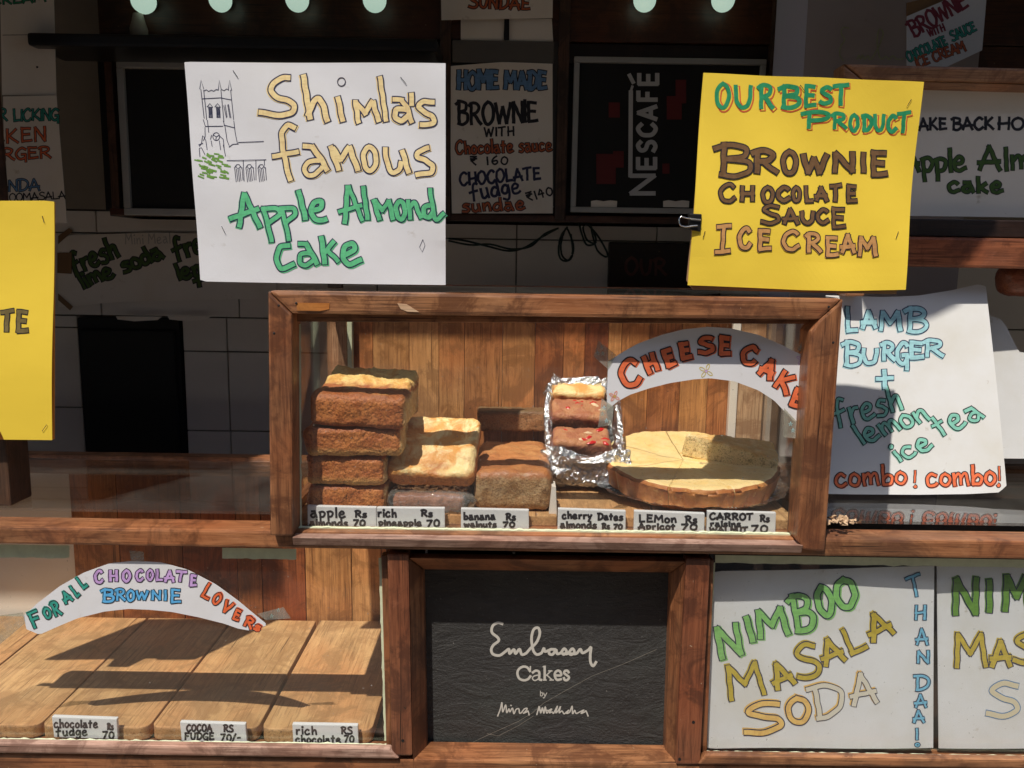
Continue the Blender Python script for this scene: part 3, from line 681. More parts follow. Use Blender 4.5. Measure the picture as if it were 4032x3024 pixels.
fa = free(2, '~830,512 785,492 740,540 742,640 765,760 795,880', '675,712 850,680', '895,640 960,650', '~955,648 1010,720 1060,808', '~1000,745 925,755 900,810 930,850 990,830 1025,790', '~1090,650 1110,720 1145,805', '1105,660 1160,740', '1160,735 1218,652', '~1225,655 1250,730 1282,808', '~1365,650 1325,690 1328,770 1365,820 1405,780 1408,700 1365,650', '~1475,662 1490,760 1525,830 1570,815 1590,760', '1598,680 1640,830', '~1780,655 1720,680 1700,715 1760,745 1808,780 1800,830 1700,845')
a.letters(fa, (I_navy, I_ochre, I_ochre, 44, 9, (8, 4)), 'lettering famous')
ap = free(2, '468,980 435,1210', '475,985 580,1212', '375,1155 570,1085', '~605,1080 640,1200 665,1315', '~600,1085 700,1085 725,1125 650,1180', '~735,1080 765,1190 790,1308', '~725,1085 810,1080 835,1120 775,1178', '858,960 908,1155', '~962,1095 1015,1080 1020,1035 965,1045 948,1110 985,1165 1055,1160')
al = free(2, '1208,930 1188,1182', '1215,930 1310,1165', '1145,1108 1305,1062', '1318,935 1350,1160', '1395,1030 1432,1160', '1405,1030 1455,1100', '1455,1100 1500,1030', '1502,1030 1530,1158', '~1580,1035 1552,1070 1560,1130 1590,1165 1615,1120 1608,1060 1580,1035', '1638,1030 1655,1155', '~1645,1090 1680,1040 1700,1080 1728,1150', '~1790,1065 1755,1075 1750,1125 1785,1150 1815,1110', '~1793,950 1810,1060 1835,1165 1890,1120')
a.letters(ap, (I_navy, I_green, I_green, 40, 8, (-5, 7)), 'lettering Apple'); a.letters(al, (I_navy, I_green, I_green, 38, 8, (6, 5)), 'lettering Almond')
ck = free(2, '~790,1348 730,1355 700,1430 730,1510 820,1480', '860,1335 915,1338', '~910,1335 950,1400 990,1475', '~945,1405 880,1405 865,1460 905,1490 965,1450', '1022,1290 1045,1470', '1110,1318 1050,1392', '1065,1380 1140,1458', '~1195,1410 1255,1380 1245,1335 1195,1350 1175,1420 1215,1480 1300,1450')
a.letters(ck, (I_navy, I_green, I_green, 40, 8, (8, 8)), 'lettering cake')
tow = free(2, '160,235 182,440', '180,240 200,450', '152,232 162,170 180,230', '285,235 292,170 305,235', '355,240 365,170 380,245', '182,245 200,238 215,250 235,240 250,248 270,236 285,240', '305,235 325,245 345,232 358,242', '372,240 392,450', '303,240 322,465', '165,302 300,295 375,310', '176,450 190,495', '205,455 215,540', '190,498 315,496', '322,488 400,508', '318,460 330,500 345,600 360,635', '393,460 402,540 418,620', '425,612 605,605', '360,645 385,625 425,622', '188,505 190,570 178,600', '172,565 165,620 150,640', '180,570 195,600 205,665', '150,655 165,650 190,700', '175,620 145,630', '155,715 150,660',
   '285,560 318,590 325,660', '290,600 300,665', '318,630 335,710', '235,560 228,590', '232,600 240,640', '345,742 623,735', '460,740 468,888', '550,738 552,880', '610,738 612,775')
for x in (225, 280):
    tow += free(2, '%d,360 %d,335 %d,362' % (x-22, x-2, x+18), '%d,360 %d,436' % (x-12, x-4), '%d,362 %d,436' % (x+12, x+16))
    tow += [zl(2, x-10, 360+j*9, x+14, 363+j*9) for j in range(9)]
tow += free(2, '322,350 340,436', '332,345 345,430', '350,345 365,436', '356,342 372,436')
for x in (400, 480, 566):
    tow += free(2, '%d,795 %d,770 %d,770 %d,795' % (x-2, x+15, x+32, x+48), '%d,795 %d,893' % (x, x+12), '%d,800 %d,888' % (x+12, x+24), '%d,800 %d,890' % (x+24, x+36), '%d,800 %d,884' % (x+36, x+46), '%d,780 %d,800 %d,782' % (x+4, x+24, x+44), '%d,790 %d,880' % (x+52, x+60))
tow.append(ring(2, 268, 570, 24, 28)); tow += free(2, '250,560 268,572 290,560', '268,572 265,596')
a.ribbons([(p, 2.6, 0) for p in tow], [I_navy], name='tower_drawing', label='thin navy line drawing of a church tower')
gr = []
for i in range(46):
    f = random.random(); y = 690+f*180; x = random.uniform(110 if f > .2 else 165, 330)
    if x < 140 and (y < 720 or y > 830): continue
    gr.append((zl(2, x, y, x+random.uniform(20, 45), y+random.uniform(3, 22)), random.uniform(5, 8), 0))
a.ribbons(gr, [I_leaf], name='bush_scribble', label='green felt pen scribble')
a.ribbons([(q, 2, 0) for q in free(2, '1742,1305 1757,1348 1738,1393 1718,1358 1742,1305')], [I_navy], name='diamond_mark')
for q in ((390, 100, 425, 152), (1585, 155, 1625, 205), (308, 1208, 335, 1262)): staple(a, 2, *q)
bt = box('support_batten', -.25, -.23, .064, .074, CZ-.001, E+.12, W_dark, None, .002)
tag(bt, 'thin dark upright batten behind the white church tower sign', 'batten')

# --- yellow card on the right
b = Sheet(4, 900, 1560, -.002, 0, 0, lambda u, v: .0035*math.sin(v*19+1+u*6)+.03*u*u+.0012*math.sin(u*55+v*30)+.009*max(0, .035-v)*(1+math.sin(u*30))*4)
o = b.sheet('yellow_sign', [285, 141, 700, 160, 1200, 180, 1716, 206], [177, 1531, 330, 1536, 600, 1548, 900, 1562, 1200, 1568, 1590, 1560], M_yel, .0015, 36, 30)
thing(o, 'yellow card with green and brown lettering held by a black clip at its left edge', 'sign')
bk = Sheet(4, 900, 1560, .0015, 0, 0, b.bulge)
ob = bk.sheet('cardboard_backing', [300, 150, 1690, 212], [170, 1500, 205, 1560, 620, 1570, 1530, 1590], M_kraft, .003, 36, 30, parent=o)
og = (I_redl, I_dgreen, None, 30, 7)
b.letters([[(x+5, y+5) for x, y in p] for p in boxed(4, [('O', 355, 200, 470, 380), ('U', 480, 215, 610, 380), ('R', 630, 205, 760, 385), ('B', 765, 210, 930, 385), ('E', 940, 215, 1030, 375), ('S', 1030, 225, 1130, 360), ('T', 1120, 205, 1245, 365)], 40)], (I_redl, M_yel, None, 30, 9), 'red outline')
b.base = .0004
b.letters(boxed(4, [('O', 355, 200, 465, 375), ('U', 480, 215, 610, 375), ('R', 630, 205, 755, 380), ('B', 765, 210, 925, 380), ('E', 935, 215, 1030, 370), ('S', 1030, 225, 1130, 355), ('T', 1120, 208, 1245, 362)], 34), (I_dgreen, None, None, 29, 0), 'lettering OUR BEST')
pr = [('P', 915, 385, 1110, 510), ('R', 1110, 395, 1230, 515), ('O', 1230, 405, 1310, 528), ('D', 1310, 410, 1400, 528), ('U', 1395, 405, 1480, 525), ('C', 1480, 410, 1560, 535), ('T', 1540, 390, 1645, 540)]
b.base = 0
b.letters([[(x+5, y+6) for x, y in p] for p in boxed(4, pr, 34)], (I_redl, M_yel, None, 26, 8), 'red outline')
b.base = .0004
b.letters(boxed(4, pr, 32), (I_dgreen, None, None, 26, 0), 'lettering PRODUCT')
b.letters(boxed(4, [('B', 335, 590, 605, 835), ('R', 580, 635, 780, 810), ('O', 785, 640, 910, 810), ('W', 920, 665, 1110, 810), ('N', 1125, 650, 1280, 803), ('I', 1310, 655, 1350, 805), ('E', 1370, 645, 1505, 825)], 44), (I_black, I_brown, None, 38, 8), 'lettering BROWNIE')
b.letters(boxed(4, [('C', 375, 860, 500, 995), ('H', 510, 875, 620, 990), ('O', 650, 880, 745, 1000), ('C', 750, 880, 855, 990), ('O', 850, 880, 925, 990), ('L', 935, 875, 1010, 995), ('A', 1000, 880, 1105, 988), ('T', 1100, 865, 1195, 990), ('E', 1210, 870, 1295, 995)], 34), (I_black, I_brown, None, 29, 8), 'lettering CHOCOLATE')
b.letters(boxed(4, [('S', 640, 1000, 780, 1140), ('A', 780, 1025, 905, 1140), ('U', 905, 1040, 1010, 1135), ('C', 1010, 1025, 1110, 1135), ('E', 1110, 1020, 1220, 1165)], 34), (I_black, I_brown, None, 28, 8), 'lettering SAUCE')
b.letters(boxed(4, [('|', 340, 1130, 470, 1330), ('C', 495, 1145, 600, 1300), ('E', 625, 1160, 730, 1310), ('C', 780, 1165, 910, 1310), ('R', 925, 1180, 1055, 1325), ('E', 1065, 1205, 1170, 1350), ('A', 1160, 1190, 1280, 1330), ('M', 1280, 1205, 1415, 1350)], 38), (I_black, I_tan, I_tan, 31, 7, (-4, 3)), 'lettering ICE CREAM')
for q in ((915, 222, 945, 262), (1635, 318, 1610, 362), (1550, 1180, 1532, 1225), (285, 1178, 272, 1222)): staple(b, 4, *q)
# binder clip
bc = Sheet(4, 240, 1100, -.010, 0)
cl = empty('binder_clip', bc.m(zz(4, 230, 1110)), 'black binder clip with a wire handle gripping the left edge of the yellow sign', 'clip')
P = [bc.m(q) for q in zl(4, 192, 1062, 273, 1066, 264, 1182, 196, 1170)]
prism('clip_body', P, [p+Vector((0, .014, 0)) for p in P], M_black, cl, .0015)
def tube(name, pts, r, mat, parent, n=6, closed=False):
    V = []; Fc = []
    for i, p in enumerate(pts):
        d = (pts[min(i+1, len(pts)-1)]-pts[max(i-1, 0)]).normalized(); s = d.cross(Vector((.3, .2, .93))).normalized(); u = d.cross(s)
        for j in range(n): V.append(p+(s*math.cos(2*math.pi*j/n)+u*math.sin(2*math.pi*j/n))*r)
        if i:
            for j in range(n): Fc.append(((i-1)*n+j, (i-1)*n+(j+1) % n, i*n+(j+1) % n, i*n+j))
    Fc.append(tuple(range(n))[::-1]); Fc.append(tuple(len(V)-n+j for j in range(n)))
    return mesh(name, V, Fc, mat, parent, True)
tube('clip_handle', [bc.m(q, .002) for q in cr(zl(4, 262, 1105, 215, 1100, 165, 1092, 135, 1085, 122, 1100, 122, 1125, 133, 1142, 165, 1150, 210, 1145, 240, 1142), 5)], .0009, M_steel, cl)

# --- yellow card at the left edge of the picture
c = Sheet(7, 160, 1400, .03, 1, 3, lambda u, v: .002*math.sin(v*21))
o = c.sheet('yellow_sign', [-800, 64, 300, 60, 321, 66], [-800, 1440, 0, 1430, 14, 1480, 308, 1483], M_yel, .0012, 20, 30)
thing(o, 'yellow card cut off by the left edge of the picture, ending in the letters TE', 'sign')
o2 = Sheet(7, 160, 1400, .036, 1, 3).sheet('backing_sheet', [-800, 70, 322, 70], [-800, 1480, 318, 1478], M_orange, .003, 4, 12, parent=o)
Sheet(7, 160, 1400, .0345, 1, 3)
c.letters(boxed(7, [('A', -110, 700, -5, 845), ('T', -5, 702, 92, 845), ('E', 92, 705, 180, 848)], 34), (I_black, I('grey brown', (.16, .12, .04)), None, 28, 6), 'lettering TE')
for q in ((250, 150, 262, 192), (280, 1390, 252, 1428)): staple(c, 7, *q)
lp = box('wooden_post', D(-30, 1000, .06).x, D(27, 1000, .06).x, .05, .10, CT, D(10, 945, .06).z+.06, W_darkv, None, .003)
tag(lp, 'short dark wooden post holding up the yellow sign at the left edge', 'post')

# --- burger card standing on the counter glass
e = Sheet(6, 700, 1352, .152, 16, 0, lambda u, v: .10*u*u+.012*math.sin(v*12)*u)
o = e.sheet('burger_sign', [150, 172, 500, 180, 700, 172, 900, 140, 1060, 104, 1103, 118], [120, 1348, 300, 1352, 700, 1354, 1000, 1350, 1180, 1340, 1221, 1300], M_lam, .0012, 36, 34)
thing(o, 'tall white card with pale blue and green lettering standing on the right counter glass', 'sign')
st_ = (I_navy, I_sky, I_sky, 30, 6, (-4, 5))
e.letters(boxed(6, [('L', 262, 230, 352, 395), ('A', 350, 255, 462, 375), ('M', 465, 255, 610, 390), ('B', 605, 230, 762, 400)], 34), st_, 'lettering LAMB')
e.letters(boxed(6, [('B', 235, 430, 372, 600), ('U', 362, 480, 470, 582), ('R', 468, 440, 575, 565), ('G', 562, 440, 652, 622), ('E', 640, 438, 742, 552), ('R', 718, 425, 862, 542)], 32), st_, 'lettering BURGER')
e.letters(boxed(6, [('+', 440, 605, 565, 732)], 32), st_, 'plus sign')
tg = (I_black, I_teal, I_teal, 24, 6, (-3, 4))
e.letters(line(6, 'fresh', 215, 950, 605, 850, 150, .12, .05), tg, 'lettering fresh')
e.letters(line(6, 'lemon', 365, 1055, 765, 905, 125, .14, -.18), tg, 'lettering lemon')
e.letters(line(6, 'ice', 585, 1160, 790, 1075, 115, .16, -.2), tg, 'lettering ice')
e.letters(line(6, 'tea', 830, 1010, 1085, 895, 135, .2, -.2), tg, 'lettering tea')
cm = (I_black, I_coral, I_coral, 22, 6, (4, 3))
e.letters(line(6, 'combo', 205, 1308, 625, 1290, 118, .14), cm, 'lettering combo'); e.letters(free(6, '684,1212 680,1280', '~683,1300 690,1306 683,1311 678,1305'), (I_black, I_coral, None, 14, 5))
e.letters(line(6, 'combo', 748, 1302, 1150, 1290, 118, .14), cm, 'lettering combo'); e.letters(free(6, '1176,1188 1180,1268', '~1173,1290 1180,1298 1173,1305 1168,1297'), (I_black, I_coral, None, 14, 5))
# plain white card behind it
o = Sheet(0, 2180, 985, .25, 6, -4, lambda u, v: .1*u*u).sheet('blank_card', [2125, 668, 2150, 690, 2166, 688, 2200, 760, 2420, 790], [2125, 990, 2420, 992], M_lam, .001, 16, 12)
thing(o, 'blank white card behind the burger sign at the right edge', 'card')

# --- arched cheesecake paper inside the upper case glass
f = Sheet(9, 1085, 600, .0145, 0, 0)
AY = .0145
o = f.sheet('arched_sign', [455, 700, 465, 510, 560, 450, 650, 400, 800, 345, 930, 312, 1085, 295, 1230, 305, 1400, 345, 1530, 400, 1640, 455, 1712, 484][2:], [456, 818, 520, 762, 600, 718, 720, 678, 850, 645, 1000, 622, 1100, 615, 1250, 634, 1400, 690, 1500, 755, 1580, 840, 1620, 884, 1676, 885], M_white, .0006, 60, 10)
thing(o, 'white arched paper with orange lettering stuck behind the upper case glass', 'sign')
cc = (I_black, I_coral, I_coral, 36, 8, (8, 4))
f.letters(spun(9, [('C', 600, 580, 150, 185, 12), ('H', 728, 522, 105, 135, 22), ('E', 845, 487, 90, 130, 20), ('E', 945, 443, 90, 125, 12), ('S', 1070, 410, 125, 125, 6), ('E', 1192, 412, 95, 135, 0)], 44), cc, 'lettering CHEESE')
f.letters(spun(9, [('C', 1345, 470, 120, 135, -14), ('A', 1458, 552, 120, 140, -27), ('K', 1568, 640, 120, 145, -32), ('E', 1642, 738, 90, 130, -20)], 42), cc, 'lettering CAKE')
def flower(sh, k, cx, cy, r, ma, mb):
    st = [(ring(k, cx+r*.6*math.cos(a_), cy+r*.6*math.sin(a_), r*.42, r*.2, 10, a_), 2.4, 0) for a_ in (.6, 2.2, 3.6, 5.1)]
    sh.ribbons(st, [ma], name='flower_drawing'); sh.ribbons([(ring(k, cx, cy, r*.16, r*.16, 6), 3.4, 0)], [mb], name='flower_drawing')
flower(f, 9, 1075, 570, 45, I_must, I_lilac); flower(f, 9, 505, 728, 34, I_coral, I_must); flower(f, 9, 1672, 498, 36, I_lilac, I_maroon)
def tape(sh, k, pts, par, label=None):
    P = [sh.m(q, .0003) for q in zl(k, *pts)]
    t_ = prism('tape', P, [p-sh.n*.0003 for p in P], M_tapeg, par, 0); return t_
mtp = glass('frosted tape', (.8, .8, .74), .22, .6); M_tapeg = mtp
f2 = Sheet(9, 1085, 600, .0135)
tapes = [(405, 380, 515, 470, 462, 556, 374, 478), (425, 740, 500, 790, 490, 905, 402, 920), (1690, 345, 1718, 370, 1722, 470, 1640, 440), (1560, 800, 1640, 884, 1635, 990, 1555, 980)]
for q in tapes:
    t_ = tape(f2, 9, q, o)
def star(sh, k, cx, cy, r, par):
    sh.ribbons([([zz(k, cx+r*math.cos(i*4*math.pi/5-1.57), cy+r*math.sin(i*4*math.pi/5-1.57)) for i in range(6)], 2.2, 0)], [I_sky], name='star_print', parent=par)
for x, y in ((425, 425), (400, 460), (432, 462), (430, 840), (455, 880), (440, 800), (1672, 418), (1600, 900), (1615, 940)): star(f2, 9, x, y, 14, o)
# --- arched brownie paper in the lower compartment
h = Sheet(10, 950, 600, .016, 0, 0)
o = h.sheet('arched_sign', [156, 640, 250, 555, 400, 440, 560, 350, 740, 285, 900, 270, 1080, 280, 1260, 330, 1450, 430, 1600, 540, 1720, 640, 1782, 690], [178, 728, 265, 765, 400, 705, 520, 655, 700, 610, 860, 592, 1000, 598, 1150, 612, 1330, 648, 1500, 690, 1600, 725, 1690, 740, 1782, 705], M_white, .0006, 60, 10)
thing(o, 'white arched paper with teal, lilac, blue and red lettering stuck behind the lower left glass', 'sign')
h.letters(spun(10, [('F', 238, 660, 90, 125, 25), ('O', 318, 618, 65, 85, 20), ('R', 375, 590, 75, 115, 22), ('A', 448, 512, 80, 95, 28), ('L', 505, 470, 50, 100, 34), ('L', 552, 412, 60, 100, 34)], 30), (I_black, I_tealn, I_tealn, 22, 6, (-6, -5)), 'lettering FOR ALL')
h.letters(spun(10, [('C', 665, 374, 75, 100, 4), ('H', 762, 368, 78, 90, 2), ('O', 850, 368, 72, 90, 0), ('C', 938, 365, 68, 92, 0), ('O', 1008, 362, 62, 85, 0), ('L', 1072, 364, 62, 90, -2), ('A', 1138, 372, 88, 92, -4), ('T', 1215, 372, 90, 88, -8), ('E', 1300, 400, 62, 90, -4)], 30), (I_black, I_lilac, I_lilac, 22, 6, (-5, 2)), 'lettering CHOCOLATE')
h.letters(spun(10, [('B', 722, 500, 105, 105, 0), ('R', 808, 495, 90, 95, 0), ('O', 878, 500, 68, 85, 0), ('W', 955, 498, 100, 75, 0), ('N', 1050, 498, 75, 80, 0), ('I', 1112, 498, 30, 85, 0), ('E', 1182, 503, 85, 105, 0)], 28), (I_black, I_blue, I_cyan, 21, 6, (-5, 2)), 'lettering BROWNIE')
h.letters(spun(10, [('L', 1398, 475, 75, 115, -32), ('O', 1458, 522, 65, 90, -28), ('V', 1525, 580, 75, 95, -30), ('E', 1592, 632, 62, 85, -22), ('R', 1672, 682, 85, 85, -28), ('S', 1725, 718, 60, 50, -25)], 28), (I_black, I_red, I_red, 22, 6, (6, -5)), 'lettering LOVERS')
h2 = Sheet(10, 950, 600, .015)
tape(h2, 11, (705, 625, 880, 580, 930, 655, 760, 665), o); tape(h2, 10, (0, 635, 155, 615, 165, 690, 0, 830), o); tape(h2, 10, (870, 200, 965, 208, 968, 270, 880, 268), o)
for x, y in ((845, 602), (800, 640)): star(h2, 11, x, y, 14, o)

# --- two big cards behind the right counter glass
n_ = Sheet(13, 950, 1350, .026, 0, 0, lambda u, v: .0015*math.sin(u*20+v*9))
o = n_.sheet('soda_sign', [252, 250, 300, 240, 1650, 208], [215, 1352, 240, 1357, 1640, 1352], M_lam2, .0012, 24, 24)
thing(o, 'white card with green, mustard and blue slanted lettering behind the lower right glass', 'sign')
n_.letters(spun(13, [('N', 352, 680, 165, 225, 12), ('I', 482, 605, 60, 190, 16), ('M', 622, 560, 210, 205, 10), ('B', 800, 495, 175, 265, 12), ('O', 950, 420, 125, 205, 14), ('O', 1082, 372, 155, 200, 10)], 44), (I_navy, I_lime, I_lime, 40, 7, (10, 6)), 'lettering NIMBOO')
n_.letters(spun(13, [('M', 455, 930, 245, 240, 10), ('A', 680, 895, 160, 180, 22), ('S', 838, 805, 175, 240, 14), ('A', 992, 740, 170, 180, 18), ('L', 1142, 665, 145, 185, 20), ('A', 1292, 582, 185, 185, 22)], 40), (I_navy, I_must, I_must, 36, 7, (-6, -8)), 'lettering MASALA')
n_.letters(spun(13, [('S', 560, 1168, 265, 210, 8), ('O', 790, 1112, 160, 175, 8)], 38), (I_navy, I_apri, I_apri, 36, 7, (-8, -8)), 'lettering SODA')
n_.letters(spun(13, [('D', 962, 1055, 235, 225, 12), ('A', 1190, 975, 190, 215, 8)], 38), (I_navy, paper('washed out letter', (.74, .70, .60)), I_apri, 32, 5, (-8, -8)), 'faded letters DA')
n_.letters(spun(13, [('T', 1525, 332, 115, 150, 14), ('H', 1560, 500, 90, 105, 0), ('A', 1568, 652, 95, 115, 0), ('N', 1577, 780, 88, 92, 0), ('D', 1565, 942, 115, 105, 0), ('A', 1558, 1055, 95, 95, 0), ('A', 1545, 1152, 90, 90, 0), ('I', 1535, 1262, 30, 85, 0)], 26), (I_navy, I_cyan, I_cyan, 20, 6, (4, 3)), 'lettering THANDAAI')
n_.letters([ring(13, 1538, 1330, 12, 8)], (I_navy, I_cyan, None, 14, 5))
q_ = Sheet(13, 1950, 1350, .030, 0, -1, lambda u, v: .0015*math.sin(u*20+2))
o = q_.sheet('soda_sign', [1662, 205, 2212, 190, 2900, 190], [1672, 1352, 2900, 1362], M_lam2, .0012, 24, 24)
thing(o, 'white card cut off by the right edge with large dark green letters', 'sign')
q_.letters(spun(13, [('N', 1842, 395, 170, 255, 0), ('I', 1990, 392, 60, 220, 0), ('M', 2165, 375, 190, 245, 0)], 46), (I_navy, I_leaf, I_leaf, 42, 7, (-6, -6)), 'lettering NIM')
q_.letters(spun(13, [('M', 1872, 732, 215, 235, 2), ('A', 2060, 755, 160, 185, 0), ('S', 2215, 725, 180, 205, 0)], 40), (I_navy, I_must, I_must, 36, 7, (-6, -8)), 'lettering MAS')
q_.letters(spun(13, [('S', 2070, 1045, 225, 235, 0)], 38), (I_steelb, paper('pale sand letter', (.74, .66, .48)), None, 36, 6), 'faded letter S')

# ================================================================ price tiles
def price(k, quad, Y, texts, label, foot=.018):
    P = [onY(p, Y) for p in zl(k, *quad)]
    # real tile: lower edge carried down behind the putty
    P[2] = P[2]-Vector((0, 0, foot*.35)); P[3] = P[3]-Vector((0, 0, foot*.35))
    o = prism('price_tile', P, [p+Vector((0, .006, .0006)) for p in P], M_label, None, .0012)
    tag(o, label, 'price tag', 'white price tiles')
    s_ = Sheet(k, quad[0], quad[1], Y); s_.obj = o
    st = []
    for tx_, x0, y0, x1, y1, H, *r in texts: st += line(k, tx_, x0, y0, x1, y1, H, .2)
    s_.ribbons([(p, (texts[0][6]*1.4 if len(texts[0]) > 6 else 19)/ZT[k][2], 0) for p in st], [I_black], label='handwritten price')
price(14, (132, 94, 734, 107, 734, 276, 134, 262), .024, [('apple', 162, 190, 462, 192, 85), ('Rs', 550, 190, 645, 192, 55), ('almonds', 155, 268, 480, 272, 62), ('70', 535, 265, 632, 268, 55)], 'price tile lettered apple almonds at the left end of the upper case')
price(14, (738, 108, 1330, 113, 1332, 284, 736, 278), .024, [('rich', 745, 185, 905, 190, 70), ('Rs', 1125, 182, 1218, 185, 55), ('pineapple', 755, 262, 1125, 264, 50), ('70', 1175, 272, 1280, 272, 62)], 'price tile lettered rich pineapple between apple and banana tiles')
price(14, (1470, 117, 2063, 130, 2065, 290, 1470, 284), .024, [('banana', 1495, 212, 1765, 212, 62), ('Rs', 1865, 215, 1942, 215, 55), ('walnuts', 1500, 274, 1775, 278, 45), ('70', 1840, 275, 1935, 275, 45)], 'price tile lettered banana walnuts in front of the brown loaf')
price(15, (104, 118, 696, 138, 694, 298, 100, 288), .024, [('cherry', 140, 202, 395, 206, 60), ('Dates', 450, 212, 665, 216, 55), ('almonds', 125, 284, 435, 286, 55), ('Rs', 490, 292, 550, 292, 45), ('70', 590, 292, 660, 294, 45)], 'price tile lettered cherry dates almonds below the foil parcel')
price(15, (768, 136, 1384, 160, 1380, 306, 764, 298), .024, [('LEMon', 810, 230, 1130, 238, 62), ('Rs', 1215, 240, 1310, 240, 58), ('Apricot', 805, 296, 1120, 298, 52), ('70', 1180, 300, 1310, 302, 55)], 'price tile lettered lemon apricot under the left of the cheesecake')
price(15, (1406, 140, 2006, 154, 2000, 322, 1400, 308), .024, [('CARROT', 1425, 210, 1800, 214, 56), ('Rs', 1865, 228, 1940, 232, 55), ('raisins', 1430, 270, 1690, 272, 45), ('WALNUT', 1425, 322, 1755, 324, 45), ('70', 1790, 322, 1925, 322, 62)], 'price tile lettered carrot raisins walnut under the right of the cheesecake')
price(10, (346, 1316, 783, 1331, 790, 1464, 362, 1452), .022, [('chocolate', 362, 1385, 655, 1388, 52, 9), ('Rs', 722, 1400, 758, 1400, 40), ('fudge', 380, 1442, 585, 1438, 55), ('70', 690, 1460, 762, 1460, 48)], 'price tile lettered chocolate fudge on the lower shelf', .002)
price(10, (1206, 1352, 1646, 1366, 1658, 1490, 1218, 1478), .022, [('COCOA', 1252, 1412, 1420, 1412, 44, 9), ('RS', 1502, 1415, 1562, 1415, 45), ('FUDGE', 1240, 1468, 1435, 1468, 45), ('70/-', 1482, 1475, 1612, 1475, 46)], 'price tile lettered cocoa fudge on the lower shelf', .002)
price(11, (937, 1366, 1378, 1374, 1384, 1502, 944, 1496), .022, [('rich', 962, 1432, 1100, 1432, 56, 9), ('RS', 1268, 1430, 1338, 1430, 45), ('chocolate', 960, 1490, 1262, 1490, 50), ('70', 1288, 1486, 1350, 1486, 48)], 'price tile lettered rich chocolate at the right of the lower shelf', .002)
# ================================================================ cakes
def cake_mat(name, top, top2, side, side2, burn, thr=.72, crumb=1.0, rough=.6, gloss=.0, toph=.06, bottom=None, cs=1.0, cutx=None):
    m, t, b = nmat(name); tc = t.nodes.new('ShaderNodeTexCoord'); v = coords(t)
    sx = t.nodes.new('ShaderNodeSeparateXYZ'); t.links.new(tc.outputs['Generated'], sx.inputs[0])
    n1 = noise_n(t, v, 55*cs, 5, .6, .4); n2 = noise_n(t, v, 190*cs, 5, .7); n3 = noise_n(t, v, 34, 4, .6, .8); vo = t.nodes.new('ShaderNodeTexVoronoi'); vo.inputs['Scale'].default_value = 330*cs
    t.links.new(v, vo.inputs['Vector'])
    a = t.nodes.new('ShaderNodeMath'); a.operation = 'MULTIPLY_ADD'; t.links.new(n1, a.inputs[0]); a.inputs[1].default_value = .34; t.links.new(sx.outputs[2], a.inputs[2])
    f = t.nodes.new('ShaderNodeMath'); f.operation = 'SUBTRACT'; t.links.new(a.outputs[0], f.inputs[0]); f.inputs[1].default_value = .17
    fac = ramp(t, f.outputs[0], [(thr-toph, 0), (thr+toph, 1)])
    sc = mixc(t, ramp(t, n1, [(.36, 0), (.62, 1)]), side, side2)
    sc = mixc(t, ramp(t, n2, [(.32, .75), (.48, 0)]), sc, [x*.35 for x in burn])
    sc = mixc(t, ramp(t, n2, [(.56, 0), (.68, .55)]), sc, [min(1, x*1.35) for x in side2])
    ed = ramp(t, sx.outputs[2], [(.0, .85), (.14, 0), (.86, 0), (1.0, .85)]); sc = mixc(t, ed, sc, burn)
    if bottom is not None:
        sc = mixc(t, ramp(t, f.outputs[0], [(.1, 1), (.34, 0)]), sc, bottom)
    tcx = mixc(t, ramp(t, n3, [(.44, 0), (.56, 1)]), top, top2)
    tcx = mixc(t, ramp(t, n1, [(.58, 0), (.75, .6)]), tcx, burn)
    # browned band at the edge of the top
    band = ramp(t, f.outputs[0], [(thr-.12, 0), (thr, .9), (thr+.14, 0)])
    sc = mixc(t, ramp(t, noise_n(t, v, 620*cs, 2, .6), [(.36, .7), (.44, 0)]), sc, [x*.3 for x in burn]); c = mixc(t, fac, sc, tcx); c = mixc(t, band, c, burn)
    t.links.new(c, b.inputs['Base Color']); b.inputs['Roughness'].default_value = rough
    b.inputs['Coat Weight'].default_value = gloss; b.inputs['Coat Roughness'].default_value = .35
    if cutx:
        cm_ = ramp(t, sx.outputs[0], [(.955, 0), (.985, 1)]); cl_ = mixc(t, ramp(t, n2, [(.4, 0), (.6, 1)]), (.80, .60, .28), (.62, .38, .14)); cl_ = mixc(t, band, cl_, burn)
        c = mixc(t, cm_, c, cl_); t.links.new(c, b.inputs['Base Color'])
    b.inputs['Subsurface Weight'].default_value = .12; b.inputs['Subsurface Radius'].default_value = (.006, .003, .0015); b.inputs['Subsurface Scale'].default_value = .5
    bump(t, b, mixc(t, .5, n2, vo.outputs[0]), .55*crumb, .0018); return m
